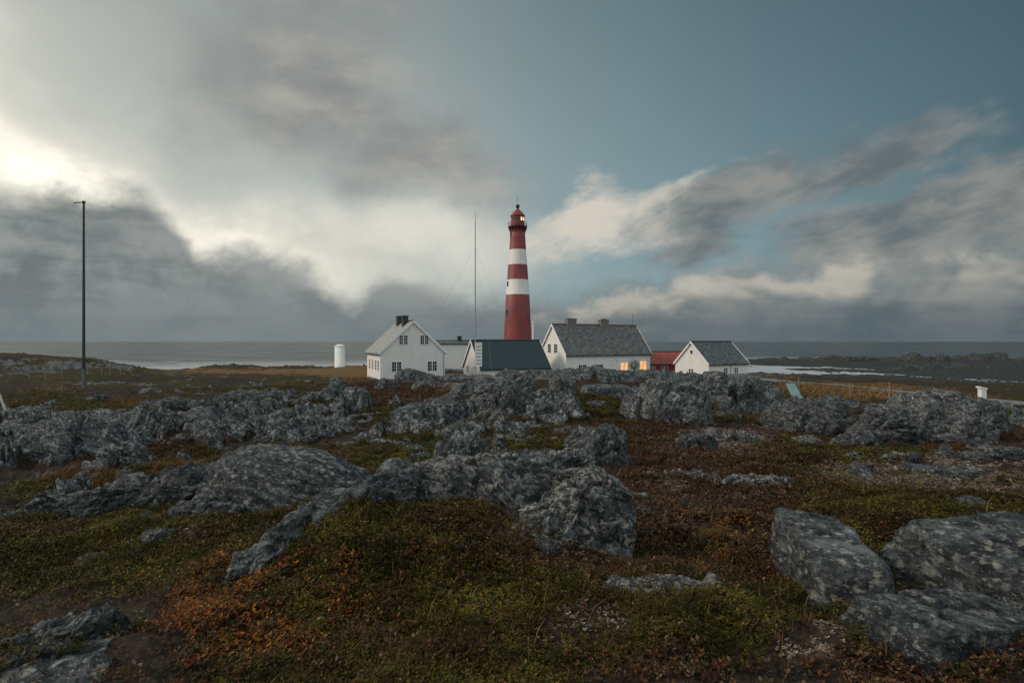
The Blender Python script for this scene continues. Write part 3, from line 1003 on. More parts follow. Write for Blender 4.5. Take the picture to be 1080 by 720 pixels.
rock(704, 17.4, 96, 400, .8, -8, 'dome', 157, 'large domed outcrop with steep wrinkled sides', 'rock_outcrop', mat=M_ROCK_STEEP, sink=.4)
rock(786, 24, 92, 398, .6, 10, 'craggy', 163, 'ragged outcrop in front of the small white cottage', 'rock_outcrop', mat=M_ROCK_STEEP, sink=.4)
rock(735, 29, 96, 399, .5, 0, 'craggy', 167, 'dark jagged outcrop behind the large domed one', 'rock_outcrop', mat=M_ROCK_STEEP, sink=.4)
rock(735, 11.6, 46, 457, .6, 10, 'dome', 173, 'mossy hump set in pinkish gravel', 'rock_outcrop', sink=.5)
rock(770, 13.5, 70, 452, .4, 0, 'layered', 174, 'flat pinkish pavement of bare rock behind the mossy hump', 'rock_outcrop', sink=.8, mat=M_ROCK_PALE)
rock(856, 17.2, 104, 419, .7, -10, 'dome', 179, 'streaky domed rock between the red heath and the straw grass', 'rock_outcrop', sink=.4)
rock(978, 15.6, 136, 411, .7, 6, 'layered', 181, 'flat-topped layered crag below the white post', 'rock_outcrop', sink=.4, mat=M_ROCK_FLAT)
rock(935, 14.2, 78, 431, .6, 0, 'layered', 191, 'lower step of layered rock beside the flat-topped crag', 'rock_outcrop', sink=.4, mat=M_ROCK_FLAT)
rock(900, 13.0, 60, 452, .5, -12, 'layered', 193, 'pale foot of rock spilling from the layered step', 'rock_outcrop', sink=.6)
rock(1010, 8.6, 110, 491, .4, 6, 'slab', 197, 'smooth bluish slab lying flat in pale gravel', 'rock_slab', cat='slab', sink=2.0)
rock(930, 9.4, 80, 487, .4, 0, 'layered', 199, 'pinkish flat ledge next to the smooth bluish slab', 'rock_outcrop', sink=1.5, mat=M_ROCK_PALE)
rock(1060, 11, 60, 470, .5, 0, 'slab', 203, 'grey slab at the frame edge behind the pale gravel', 'rock_slab', cat='slab', sink=1.2)
rock(718, 8.2, 90, 498, .5, 0, 'layered', 207, 'worn pinkish ledge above the brown hollow', 'rock_outcrop', sink=.8, mat=M_ROCK_PALE)
rock(1034, 20, 56, 420, .7, 0, 'dome', 182, 'rounded shoulder at the far end of the flat-topped crag, below the white post', 'rock_outcrop', sink=.4)
rock(655, 6.9, 60, 518, .5, 10, 'layered', 311, 'low grey-white ledge in the red heath behind the knob', 'rock_outcrop', sink=.9, mat=M_ROCK_SPECK)
rock(800, 7.9, 80, 500, .4, -6, 'layered', 315, 'thin worn ledge at the back of the dark hollow', 'rock_outcrop', sink=.9, mat=M_ROCK_PALE)
rock(560, 12.5, 60, 462, .5, 6, 'layered', 318, 'flat grey ledge in the moss below the fissured outcrop', 'rock_outcrop', sink=.8, mat=M_ROCK_SPECK)
rock(395, 13.5, 80, 463, .4, 16, 'layered', 325, 'low pale ledge in the brown flat past the whale-backed rock', 'rock_outcrop', sink=.8, mat=M_ROCK_SPECK)
# left
rock(70, 13.6, 260, 439, .42, 8, 'craggy', 211, 'long dark cliff-like outcrop with a rough face', 'rock_outcrop', sink=.4)
rock(165, 17, 110, 431, .5, 10, 'craggy', 223, 'dark broken outcrop at the upper end of the long cliff', 'rock_outcrop', sink=.4, mat=M_ROCK_STEEP)
rock(132, 11.4, 60, 466, .5, 0, 'layered', 227, 'grey stub of rock in the dark red heath', 'rock_outcrop', sink=.5)
rock(240, 15.5, 130, 439, .4, 0, 'craggy', 229, 'wide grey wall of rock behind the whale-backed one', 'rock_outcrop', sink=.4)
rock(300, 15, 56, 441, .6, 14, 'dome', 233, 'blunt grey rock at the end of the wide wall', 'rock_outcrop', sink=.4)
rock(225, 22, 90, 429, .5, 8, 'layered', 239, 'stepped grey rock higher up behind the wide wall', 'rock_outcrop', sink=.4)
rock(300, 24, 70, 425, .5, 12, 'layered', 241, 'light grey ridge among yellow-green moss', 'rock_outcrop', sink=.4)
rock(352, 30, 76, 407, .5, 30, 'craggy', 251, 'sloping dark ridge that climbs towards the white house', 'rock_outcrop', sink=.4, tilt=(0, -8))
rock(374, 26, 50, 408, .7, -6, 'craggy', 257, 'square-shouldered dark crag below the corner of the white house', 'rock_outcrop', sink=.4, mat=M_ROCK_STEEP)
rock(356, 33, 24, 397, .8, 0, 'dome', 259, 'small dark hump in the gap before the yellow grass', 'rock_outcrop', sink=.4)
rock(270, 33, 90, 411, .4, 6, 'layered', 263, 'low dark band of rock below the straw strip', 'rock_outcrop', sink=.4)
rock(190, 30, 80, 420, .4, 4, 'layered', 269, 'low grey band of rock past the tall pole', 'rock_outcrop', sink=.4)
rock(392, 20, 60, 436, .4, 20, 'layered', 271, 'flat grey ledge with moss round it below the square crag', 'rock_outcrop', sink=.6)
# crest in front of the houses
rock(440, 44, 86, 389, .5, 10, 'craggy', 277, 'dark ridge that hides the foot of the two-chimney house', 'rock_outcrop', sink=.4)
rock(408, 40, 40, 399, .5, 0, 'craggy', 281, 'low dark end of the ridge at the house corner', 'rock_outcrop', sink=.4)
rock(560, 43, 74, 391, .5, 0, 'layered', 283, 'rough crest just under the white strip of the dark-roofed outbuilding', 'rock_outcrop', sink=.4)
rock(622, 40, 80, 388, .6, 0, 'craggy', 293, 'knuckle of rock in front of the long slate-roofed house', 'rock_outcrop', sink=.4)
rock(668, 42, 76, 390, .5, 0, 'dome', 307, 'rounded crest of rock below the lit windows', 'rock_outcrop', sink=.4, mat=M_ROCK_STEEP)
rock(640, 28, 60, 405, .4, 20, 'slab', 311, 'thin dark overhanging slab on the green slope', 'rock_slab', cat='slab', sink=.5)
rock(720, 38, 76, 395, .5, 0, 'craggy', 313, 'crest of rock below the red building', 'rock_outcrop', sink=.4)
rock(795, 34, 60, 396, .6, 0, 'craggy', 317, 'last shoulder of the crest past the small cottage', 'rock_outcrop', sink=.4, mat=M_ROCK_STEEP)
rock(905, 44, 20, 421, .6, 0, 'dome', 331, 'small pale stone beside the fence in the straw grass', 'boulder', cat='boulder', sink=.4, mat=M_ROCK_PALE)
# far
rock(110, 62, 60, 402, .3, 6, 'layered', 337, 'grey bank of rock at the foot of the tall pole', 'rock_outcrop', sink=.5)
rock(60, 58, 70, 408, .3, 0, 'layered', 347, 'long low rock in the grass short of the wire fence', 'rock_outcrop', sink=.5)
rock(235, 150, 46, 391, .6, 0, 'dome', 359, 'dark skerry beside the surf', 'rock_outcrop', sink=.5, mat=M_ROCK_DARK)
rock(310, 152, 60, 390, .5, 0, 'craggy', 367, 'dark low shore rock short of the white cylinder', 'rock_outcrop', sink=.5, mat=M_ROCK_DARK)
rock(842, 256, 74, 379.5, .5, 0, 'dome', 373, 'dark humped islet beyond the surf channel', 'rock_outcrop', sink=.5, mat=M_ROCK_DARK)
rock(893, 262, 60, 380.5, .5, 0, 'dome', 379, 'second dark islet with a brown back', 'rock_outcrop', sink=.5, mat=M_ROCK_DARK)
rock(1000, 262, 170, 387, .3, 0, 'layered', 383, 'long dark islet reaching the frame edge', 'rock_outcrop', sink=.9, mat=M_ROCK_DARK)
rock(1000, 190, 130, 397, .3, 0, 'layered', 389, 'dark shore rocks behind the white post', 'rock_outcrop', sink=.9, mat=M_ROCK_DARK)


# loose small rocks that only break the heath: one kind, copied
def small_rocks():
    rs = random.Random(5)
    protos = [rock_mesh('small_rock', .5, .5 * rs.uniform(.6, .9), rs.uniform(.22, .34), k, 500 + i, 5) for i, k in enumerate(['craggy', 'dome', 'layered', 'craggy', 'layered', 'dome'])]
    for p in protos:
        p.materials.append(M_ROCK)
    first = None
    n = 0
    for t in range(600):
        d = math.exp(rs.uniform(math.log(4.2), math.log(42)))
        px = rs.uniform(-20, 1100)
        x = (px - 540) / F * d
        z, cv = ground_height(np.array([x]), np.array([d]))
        if cv['rock'][0] < .35 and rs.random() > .12:
            continue
        if n >= 120:
            break
        s = min(rs.uniform(.10, .32) * (d ** .62) * .55, 1.6)
        if first is None:
            o = bpy.data.objects.new('small_rock', protos[0]); first = o
        else:
            o = first.copy(); o.data = protos[n % 6]
        o.location = (x, d, float(z[0]) + s * .02)
        o.scale = (s, s, s * rs.uniform(.7, 1.1))
        o.rotation_euler = (rs.uniform(-.15, .15), rs.uniform(-.15, .15), rs.uniform(0, 6.28))
        tag(o, 'small half-buried grey stone scattered through the heath', 'stone', 'small stones scattered over the heath')
        C.objects.link(o)
        n += 1


small_rocks()


# ------------------------------------------------------------------ building helpers
class MB:
    """collects boxes, prisms and bars into one mesh"""
    def __init__(s):
        s.v, s.f, s.mi = [], [], []

    def quad_solid(s, p, mi=0):
        """eight corners: bottom four, top four"""
        b = len(s.v)
        s.v += [tuple(q) for q in p]
        for q in ((0, 3, 2, 1), (4, 5, 6, 7), (0, 1, 5, 4), (1, 2, 6, 5), (2, 3, 7, 6), (3, 0, 4, 7)):
            s.f.append(tuple(b + k for k in q)); s.mi.append(mi)

    def box(s, x0, x1, y0, y1, z0, z1, mi=0):
        s.quad_solid([(x0, y0, z0), (x1, y0, z0), (x1, y1, z0), (x0, y1, z0), (x0, y0, z1), (x1, y0, z1), (x1, y1, z1), (x0, y1, z1)], mi)

    def bar(s, a, b, r, n=6, r2=None, mi=0):
        a, b = Vector(a), Vector(b)
        r2 = r if r2 is None else r2
        ax = (b - a).normalized()
        u = ax.orthogonal().normalized(); w = ax.cross(u)
        k0 = len(s.v)
        for c_, rr in ((a, r), (b, r2)):
            for k in range(n):
                t = 2 * math.pi * k / n
                s.v.append(tuple(c_ + (u * math.cos(t) + w * math.sin(t)) * rr))
        for k in range(n):
            s.f.append((k0 + k, k0 + (k + 1) % n, k0 + n + (k + 1) % n, k0 + n + k)); s.mi.append(mi)
        s.f.append(tuple(k0 + n - 1 - k for k in range(n))); s.mi.append(mi)
        s.f.append(tuple(k0 + n + k for k in range(n))); s.mi.append(mi)

    def lathe(s, prof, n=48, cx=0, cy=0, mi=None):
        k0 = len(s.v)
        for r, z in prof:
            for k in range(n):
                t = 2 * math.pi * k / n
                s.v.append((cx + r * math.cos(t), cy + r * math.sin(t), z))
        for j in range(len(prof) - 1):
            for k in range(n):
                s.f.append((k0 + j * n + k, k0 + j * n + (k + 1) % n, k0 + (j + 1) * n + (k + 1) % n, k0 + (j + 1) * n + k))
                s.mi.append(mi[j] if mi else 0)
        s.f.append(tuple(k0 + (len(prof) - 1) * n + k for k in range(n))); s.mi.append(mi[-1] if mi else 0)
        s.f.append(tuple(k0 + n - 1 - k for k in range(n))); s.mi.append(mi[0] if mi else 0)

    def build(s, name, mat, parent=None, smooth=False):
        me = bpy.data.meshes.new(name)
        me.from_pydata(s.v, [], s.f)
        me.update()
        o = link(name, me, mat, parent)
        me.polygons.foreach_set('material_index', np.array(s.mi, np.int32))
        if smooth:
            me.polygons.foreach_set('use_smooth', np.ones(len(me.polygons), bool))
        return o


def flat_mat(name, c, rough=.6, var=.12, scale=2.0, metal=0.0, bump=0.0, spec=.4, stretch=(1, 1, 1)):
    m_, g, b = new_mat(name)
    tc = g.node('ShaderNodeTexCoord').outputs['Object']
    n = g.noise(g.vscale(tc, stretch), scale, 6, .65)
    cc = (c[0], c[1], c[2], 1)
    g.put(b.inputs['Base Color'], g.mix(g.ss(n, .3, .7), g.mix(1.0, cc, (1 - var, 1 - var, 1 - var, 1), 'MULTIPLY'), g.mix(1.0, cc, (1 + var, 1 + var, 1 + var, 1), 'MULTIPLY')))
    b.inputs['Roughness'].default_value = rough
    b.inputs['Metallic'].default_value = metal
    b.inputs['Specular IOR Level'].default_value = spec
    if bump:
        g.put(b.inputs['Normal'], g.bump(n, .6, bump))
    return m_


def clad_mat(name, c, pitch=.16, vertical=False):
    """painted boards"""
    m_, g, b = new_mat(name)
    tc = g.node('ShaderNodeTexCoord').outputs['Object']
    sp = g.node('ShaderNodeSeparateXYZ'); g.put(sp.inputs[0], tc)
    q = g.add(sp.outputs[0], sp.outputs[1]) if vertical else sp.outputs[2]
    saw = g.m('FRACT', g.div(q, pitch))
    n = g.noise(g.vscale(tc, (1, 1, .3)), 1.4, 6, .7)
    streak = g.noise(g.vscale(tc, (2.5, 2.5, .25)), 1.5, 5, .7)
    cc = (c[0], c[1], c[2], 1)
    dirt = g.mix(1.0, cc, (.72, .70, .66, 1), 'MULTIPLY')
    g.put(b.inputs['Base Color'], g.mix(g.mul(g.ss(g.mul(g.add(n, streak), .5), .46, .66), .45), cc, dirt))
    b.inputs['Roughness'].default_value = .6
    g.put(b.inputs['Normal'], g.bump(g.ss(saw, 0, .14), .7, .02))
    return m_


def roof_mat(name, c0, c1, c2, pw=.32, ph=.22, rust=0.0):
    """courses of slates in mixed tones"""
    m_, g, b = new_mat(name)
    uv = g.node('ShaderNodeUVMap').outputs[0]
    br = g.node('ShaderNodeTexBrick')
    g.put(br.inputs['Vector'], uv)
    br.inputs['Scale'].default_value = 1.0
    br.inputs['Brick Width'].default_value = pw
    br.inputs['Row Height'].default_value = ph
    br.inputs['Mortar Size'].default_value = .012
    br.inputs['Color1'].default_value = (0, 0, 0, 1)
    br.inputs['Color2'].default_value = (1, 1, 1, 1)
    br.inputs['Mortar'].default_value = (.3, .3, .3, 1)
    cell = g.noise(g.vscale(uv, (1 / pw, 1 / ph, 1)), 1.0, 2, .5)
    patch = g.noise(uv, 1.1, 5, .7)
    fine = g.noise(uv, 3.5, 5, .7)
    t = g.add(g.add(g.mul(cell, .6), g.mul(patch, .45)), g.mul(fine, .3))
    c = g.ramp(t, [(.57, (*c0, 1)), (.67, (*c1, 1)), (.77, (*c2, 1))])
    if rust:
        c = g.mix(g.mul(g.ss(g.noise(uv, .8, 5, .6), .55, .7), rust), c, (.12, .085, .07, 1))
    c = g.mix(g.mul(br.outputs['Fac'], .6), c, (.03, .03, .03, 1))
    g.put(b.inputs['Base Color'], c)
    b.inputs['Roughness'].default_value = .62
    g.put(b.inputs['Normal'], g.bump(g.add(g.m('MULTIPLY', br.outputs['Fac'], -1.0), fine), .6, .03))
    return m_


WHITE = clad_mat('paint_white_boards', (.80, .785, .755))
WHITE_V = clad_mat('paint_white_upright_boards', (.80, .785, .755), .14, True)
RED_W = clad_mat('paint_red_boards', (.26, .035, .03), .16)
TRIM = flat_mat('paint_white_trim', (.80, .79, .77), .5, .05)
SLATE = roof_mat('roof_slate', (.045, .052, .055), (.105, .112, .112), (.24, .24, .23), rust=.35)
SLATE_DK = roof_mat('roof_slate_mottled', (.03, .037, .040), (.075, .085, .088), (.22, .235, .235))
SLATE_GLANCE = roof_mat('roof_slate_glancing_light', (.20, .20, .20), (.31, .31, .30), (.42, .42, .40))  # grey slate, its tones lightened to carry glancing light on the slope
TEAL = roof_mat('roof_dark_teal', (.008, .024, .032), (.012, .033, .042), (.018, .044, .054))
RED_R = roof_mat('roof_red_sheet', (.24, .052, .036), (.29, .068, .045), (.33, .09, .058), pw=.9, ph=3.0)
RIDGE = flat_mat('ridge_tile_red', (.16, .035, .03), .6, .2, 5)
BRICK = flat_mat('chimney_dark', (.035, .045, .042), .8, .4, 5)
BRICK_G = flat_mat('chimney_grey', (.17, .165, .15), .85, .3, 5)
GLASS = flat_mat('window_glass', (.018, .022, .026), .12, .2, 1.0, spec=.6)
STEEL = flat_mat('metal_galvanised', (.30, .32, .33), .5, .15, 6, metal=.3)
DARK = flat_mat('metal_dark', (.03, .034, .036), .5, .2, 5)
CONC = flat_mat('concrete', (.33, .32, .30), .9, .2, 5)


def glow_mat(name, c, s):
    m_, g, b = new_mat(name)
    tc = g.node('ShaderNodeTexCoord').outputs['Object']
    n = g.noise(g.vscale(tc, (5, 5, .6)), 1.5, 3, .5)
    cc = g.mix(g.ss(n, .38, .62), (c[0] * .75, c[1] * .55, c[2] * .4, 1), (c[0], c[1], c[2], 1))
    g.put(b.inputs['Emission Color'], cc)
    b.inputs['Emission Strength'].default_value = s
    b.inputs['Base Color'].default_value = (.3, .15, .05, 1)
    return m_


LIT = glow_mat('window_lamp_light', (1.0, .56, .26), .9)
LANTERN = glow_mat('lantern_light', (1.0, .80, .62), 1.5)


def add_window(root, face, u, z, w, h, L, W, pane_mat=None, cols=2, rows=3, leaves=2, frame_mat=None):
    """window on a wall; face 'x-','x+','y-','y+', u along the wall from its middle"""
    def T(a, b, c):            # along wall, out of wall, up
        if face == 'y-': return (a, -W / 2 - b, c)
        if face == 'y+': return (-a, W / 2 + b, c)
        if face == 'x-': return (-L / 2 - b, -a, c)
        return (L / 2 + b, a, c)

    def bx(mb, a0, a1, b0, b1, c0, c1):
        p, q = T(a0, b0, c0), T(a1, b1, c1)
        mb.box(min(p[0], q[0]), max(p[0], q[0]), min(p[1], q[1]), max(p[1], q[1]), c0, c1)
    fr = MB()
    t = .07
    bx(fr, u - w / 2 - t, u - w / 2, .01, .06, z - h / 2 - t, z + h / 2 + t)
    bx(fr, u + w / 2, u + w / 2 + t, .01, .06, z - h / 2 - t, z + h / 2 + t)
    bx(fr, u - w / 2, u + w / 2, .01, .06, z + h / 2, z + h / 2 + t)
    bx(fr, u - w / 2, u + w / 2, .01, .08, z - h / 2 - t, z - h / 2)
    for k in range(1, leaves):
        a = u - w / 2 + w * k / leaves
        bx(fr, a - .07, a + .07, .012, .058, z - h / 2, z + h / 2)
    lw = w / leaves
    for l_ in range(leaves):
        for k in range(1, cols):
            a = u - w / 2 + lw * (l_ + k / cols)
            bx(fr, a - .018, a + .018, .014, .045, z - h / 2, z + h / 2)
    for k in range(1, rows):
        c_ = z - h / 2 + h * k / rows
        bx(fr, u - w / 2 + .002, u + w / 2 - .002, .016, .043, c_ - .018, c_ + .018)
    f = fr.build('window', frame_mat or TRIM, root)
    pn = MB()
    bx(pn, u - w / 2 + .001, u + w / 2 - .001, .004, .024, z - h / 2 + .001, z + h / 2 - .001)
    pn.build('pane', pane_mat or GLASS, f)
    return f


def house(name, label, cat, corner, rot, L, W, eave, ridge, wall_mat, roof_m, base=-1.2, over=.30, gable_over=.22, trim=True, ridge_mat=None, gutter=None):
    """gabled house; local x along the ridge, y into the depth; corner = the near corner (-L/2,-W/2)"""
    ca, sa = math.cos(rot), math.sin(rot)
    cx = corner[0] + ca * L / 2 - sa * W / 2
    cy = corner[1] + sa * L / 2 + ca * W / 2
    root = bpy.data.objects.new(name, None)
    C.objects.link(root)
    root.location = (cx, cy, 0)
    root.rotation_euler = (0, 0, rot)
    tag(root, label, cat)
    # wall: one shell with two gables
    bm = bmesh.new()
    xs = (-L / 2, L / 2)
    rings = []
    for x in xs:
        rings.append([bm.verts.new(p) for p in ((x, -W / 2, base), (x, W / 2, base), (x, W / 2, eave), (x, 0, ridge - .02), (x, -W / 2, eave))])
    a, b = rings
    bm.faces.new(a[::-1]); bm.faces.new(b)
    for k in range(5):
        bm.faces.new((a[k], a[(k + 1) % 5], b[(k + 1) % 5], b[k]))
    bmesh.ops.recalc_face_normals(bm, faces=bm.faces)
    me = bpy.data.meshes.new('wall'); bm.to_mesh(me); bm.free()
    link('wall', me, wall_mat, root)
    # plinth strip of darker stone
    pl = MB()
    pl.box(-L / 2 - .05, L / 2 + .05, -W / 2 - .05, W / 2 + .05, base - .05, min(eave * .08, .25))
    pl.build('plinth', CONC, root)
    # roof: two slopes with thickness
    sl = (ridge - eave) / (W / 2)
    th = .16
    bm = bmesh.new()
    uvl = bm.loops.layers.uv.new('UVMap')
    x0, x1 = -L / 2 - gable_over, L / 2 + gable_over
    yo = W / 2 + over
    zo = eave - over * sl
    for s in (-1, 1):
        lo = [(x0, s * yo, zo + .01), (x1, s * yo, zo + .01)]
        hi = [(x0, 0, ridge + .01), (x1, 0, ridge + .01)]
        q = [bm.verts.new(p) for p in lo] + [bm.verts.new(p) for p in hi[::-1]]
        tq = [bm.verts.new((v.co.x, v.co.y, v.co.z + th * math.sqrt(1 + sl * sl))) for v in q]
        fs = [bm.faces.new(tq), bm.faces.new(q[::-1])]
        for k in (0, 1, 3):
            fs.append(bm.faces.new((q[k], q[(k + 1) % 4], tq[(k + 1) % 4], tq[k])))
        for f_ in fs:
            for lp in f_.loops:
                lp[uvl].uv = (lp.vert.co.x, abs(lp.vert.co.y) * math.sqrt(1 + sl * sl))
    bmesh.ops.recalc_face_normals(bm, faces=bm.faces)
    me = bpy.data.meshes.new('roof'); bm.to_mesh(me); bm.free()
    rf = link('roof', me, roof_m, root)
    rt = th * math.sqrt(1 + sl * sl)
    mb = MB()
    mb.bar((x0 - .02, 0, ridge + rt + .02), (x1 + .02, 0, ridge + rt + .02), .13, 8)
    mb.build('ridge_cap', ridge_mat or roof_m if ridge_mat else DARK, rf)
    if trim:
        for sx in (-1, 1):
            for s in (-1, 1):
                mb = MB()
                xa, xb = (x0 - .05, x0 - .003) if sx < 0 else (x1 + .003, x1 + .05)
                zz = (zo - .12, ridge - .10)
                hgt = rt + .22
                mb.quad_solid([(xa, s * (yo + .02), zz[0]), (xb, s * (yo + .02), zz[0]), (xb, 0.001 * s, zz[1]), (xa, 0.001 * s, zz[1]),
                               (xa, s * (yo + .02), zz[0] + hgt), (xb, s * (yo + .02), zz[0] + hgt), (xb, 0.001 * s, zz[1] + hgt), (xa, 0.001 * s, zz[1] + hgt)])
                mb.build('bargeboard', TRIM, rf)
    for s in (-1, 1):
        mb = MB()
        mb.box(x0, x1, s * (yo + .06) - .055, s * (yo + .06) + .055, zo - .05, zo + .06)
        mb.build('gutter', gutter or DARK, rf)
    return root, rf, L, W, eave, ridge


def chimney(rf, x, y, w, d, z0, z1, mat, cap=DARK, pot=False):
    mb = MB()
    mb.box(x - w / 2, x + w / 2, y - d / 2, y + d / 2, z0, z1)
    mb.box(x - w / 2 - .08, x + w / 2 + .08, y - d / 2 - .08, y + d / 2 + .08, z1, z1 + .16)
    if pot:
        mb.box(x - w * .3, x + w * .3, y - d * .3, y + d * .3, z1 + .16, z1 + .4)
    return mb.build('chimney', mat, rf)


# ------------------------------------------------------------------ the station's houses
# two-chimney house: its ridge runs away from us, gable to the front
rot1 = math.atan2(.917, -.40)
r_, rf, L, W, ev, rg = house('gabled_house', 'white house with two dark chimneys, slate roof coloured pale for glancing light and its gable end turned to us', 'house',
                             (-19.9 + 10.1 * .917, 86 + 10.1 * .4), rot1, 12, 10.1, 4.3, 9.0, WHITE, SLATE_GLANCE, trim=True)
for u in (-1.55, 1.75):
    add_window(r_, 'x-', u, 6.25, 1.25, 1.35, L, W, cols=2, rows=3, frame_mat=TRIM)
for u in (-2.6, 3.0):
    add_window(r_, 'x-', u, 2.15, 1.4, 1.45, L, W, cols=2, rows=3)
for u in (-3.4, -.6, 2.2, 4.4):
    add_window(r_, 'y+', u, 2.3, .9, 1.5, L, W, cols=2, rows=3, leaves=1)
chimney(rf, -2.6, .55, 1.25, .8, 7.6, 9.95, BRICK)
chimney(rf, 2.4, .3, 1.35, .9, 7.6, 10.1, BRICK)
mb = MB(); mb.bar((-6.06, -4.85, -.5), (-6.06, -4.85, 4.0), .05); mb.build('downpipe', STEEL, r_)

# plain white building behind it
r_, rf, L, W, ev, rg = house('store_building', 'long plain white building half hidden behind the two-chimney house', 'building',
                             (-16.2, 119), R(4), 13.5, 7, 5.45, 6.0, WHITE_V, SLATE_DK, over=.15, base=-1.5)
chimney(rf, -1.6, -.5, .9, .7, 5.4, 7.0, BRICK)
add_window(r_, 'y-', 4.2, 3.2, .8, 1.3, L, W, leaves=1)

# dark-roofed outbuilding
rot3 = math.atan2(.357, .934)
r_, rf, L, W, ev, rg = house('outbuilding', 'low white outbuilding under a steep dark teal roof', 'building',
                             (-5.06, 92), rot3, 12.3, 10.0, 1.55, 6.0, WHITE_V, TEAL, over=.25)
add_window(r_, 'x-', -2.4, 1.3, .8, 1.0, L, W, leaves=1)
mb = MB(); mb.box(-6.25, -6.17, -.5, .5, -.6, 1.75); mb.build('door', TRIM, r_)
chimney(rf, -5.5, 1.1, .6, .6, 4.6, 6.3, TRIM)

# long slate-roofed house
rot4 = math.atan2(.51, .865)
r_, rf, L, W, ev, rg = house('keepers_house', 'long white house with slate roof, red ridge, two grey chimneys and lit windows', 'house',
                             (9.5, 100), rot4, 20.0, 8.3, 3.75, 8.9, WHITE, SLATE, ridge_mat=RIDGE)
for u in (-1.0, 1.0):
    add_window(r_, 'x-', u, 4.75, .95, 1.5, L, W, cols=2, rows=3, leaves=1)
add_window(r_, 'x-', 1.9 - 3.8, .95, 1.1, 1.5, L, W, cols=1, rows=3, leaves=2)
for u in (-6.4, -2.6):
    add_window(r_, 'y-', u, 1.1, 1.7, 1.4, L, W, cols=2, rows=3)
add_window(r_, 'y-', 3.4, 1.35, 1.75, 1.35, L, W, pane_mat=LIT, cols=1, rows=2)
add_window(r_, 'y-', 8.15, 1.4, 1.7, 1.65, L, W, pane_mat=LIT, cols=1, rows=1)
for u in (-8.4, .2, 1.6, 9.35):
    mb = MB(); mb.box(u - .09, u + .09, -W / 2 - .18, -W / 2 - .002, 2.35, 2.75); mb.build('wall_lamp', TRIM, r_)
chimney(rf, -5.9, .0, 2.0, .9, 8.2, 10.1, BRICK_G)
chimney(rf, 1.9, .0, 1.9, .9, 8.2, 10.0, BRICK_G, pot=True)
mb = MB(); mb.bar((9.4, .1, 8.8), (9.4, .1, 11.4), .035, 6); mb.build('aerial', DARK, rf)

# red building between the two
r_, rf, L, W, ev, rg = house('red_building', 'low red wooden building with a red roof and white window frames', 'building',
                             (27.3, 113), R(9), 9.6, 6.4, 1.5, 3.7, RED_W, RED_R, over=.2, base=-2)
for u in (-4.1, -1.6, 1.3, 3.6):
    add_window(r_, 'y-', u, .45, 1.25 if u > -4 else .8, 1.15, L, W, cols=1, rows=1)

# small cottage
rot6 = math.atan2(.523, .85)
r_, rf, L, W, ev, rg = house('cottage', 'small white cottage with a mottled dark slate roof standing on the outer side', 'house',
                             (34.6, 100), rot6, 10.8, 7.7, 1.95, 5.75, WHITE_V, SLATE_DK, over=.2, base=-2)
add_window(r_, 'x-', .0, 4.1, .5, .6, L, W, cols=1, rows=1, leaves=1)
add_window(r_, 'x-', -.1, .55, 1.0, .9, L, W, cols=1, rows=2)
for u in (-.9, 2.0):
    add_window(r_, 'y-', u, .75, .95, .95, L, W, cols=1, rows=2)
mb = MB(); mb.bar((-5.62, 0, 5.5), (-6.1, 0, 5.5), .09, 6); mb.build('hoist_beam', DARK, rf)
mb = MB(); mb.bar((.45, -3.93, -.6), (.45, -3.93, 1.8), .04, 6); mb.build('downpipe', DARK, r_)

# garden shrub by the lit windows
def shrub():
    d = 97.5
    x = (669 - 540) / F * d
    z0 = gz(x, d)
    root = bpy.data.objects.new('shrub', None); C.objects.link(root); root.location = (x, d, z0)
    tag(root, 'round green shrub growing against the lit wall of the long house', 'shrub')
    mb = MB()
    mb.bar((0, 0, -.3), (0, 0, 1.3), .06, 6)
    for k in range(5):
        mb.bar((0, 0, .5 + .15 * k), (.6 * math.cos(k * 2.4), .6 * math.sin(k * 2.4), 1.3 + .18 * k), .03, 5)
    mb.build('trunk', DARK, root)
    rs = np.random.RandomState(3)
    n = 1500
    p = rs.normal(size=(n, 3)); p /= np.linalg.norm(p, axis=1)[:, None]
    p *= (rs.uniform(.45, 1.05, n) * (1 + .2 * perlin(p * 2)))[:, None] * np.array([1.05, 1.0, 1.05])
    p += np.array([0, 0, 1.75])
    V, Fc = leaf_quads(p, rs, .13, .07)
    me = np_mesh('crown', V, Fc, False)
    link('crown', me, flat_mat('shrub_leaf', (.05, .085, .04), .7, .4, 4), root)


def leaf_quads(p, rs, ln, wd):
    n = len(p)
    a = rs.normal(size=(n, 3)); a /= np.linalg.norm(a, axis=1)[:, None]
    b = np.cross(a, rs.normal(size=(n, 3))); b /= np.linalg.norm(b, axis=1)[:, None]
    s = rs.uniform(.6, 1.3, n)[:, None]
    V = np.stack([p, p + a * ln * .5 * s + b * wd * .5 * s, p + a * ln * s, p + a * ln * .5 * s - b * wd * .5 * s], 1).reshape(-1, 3)
    return V, np.arange(4 * n).reshape(-1, 4)


shrub()


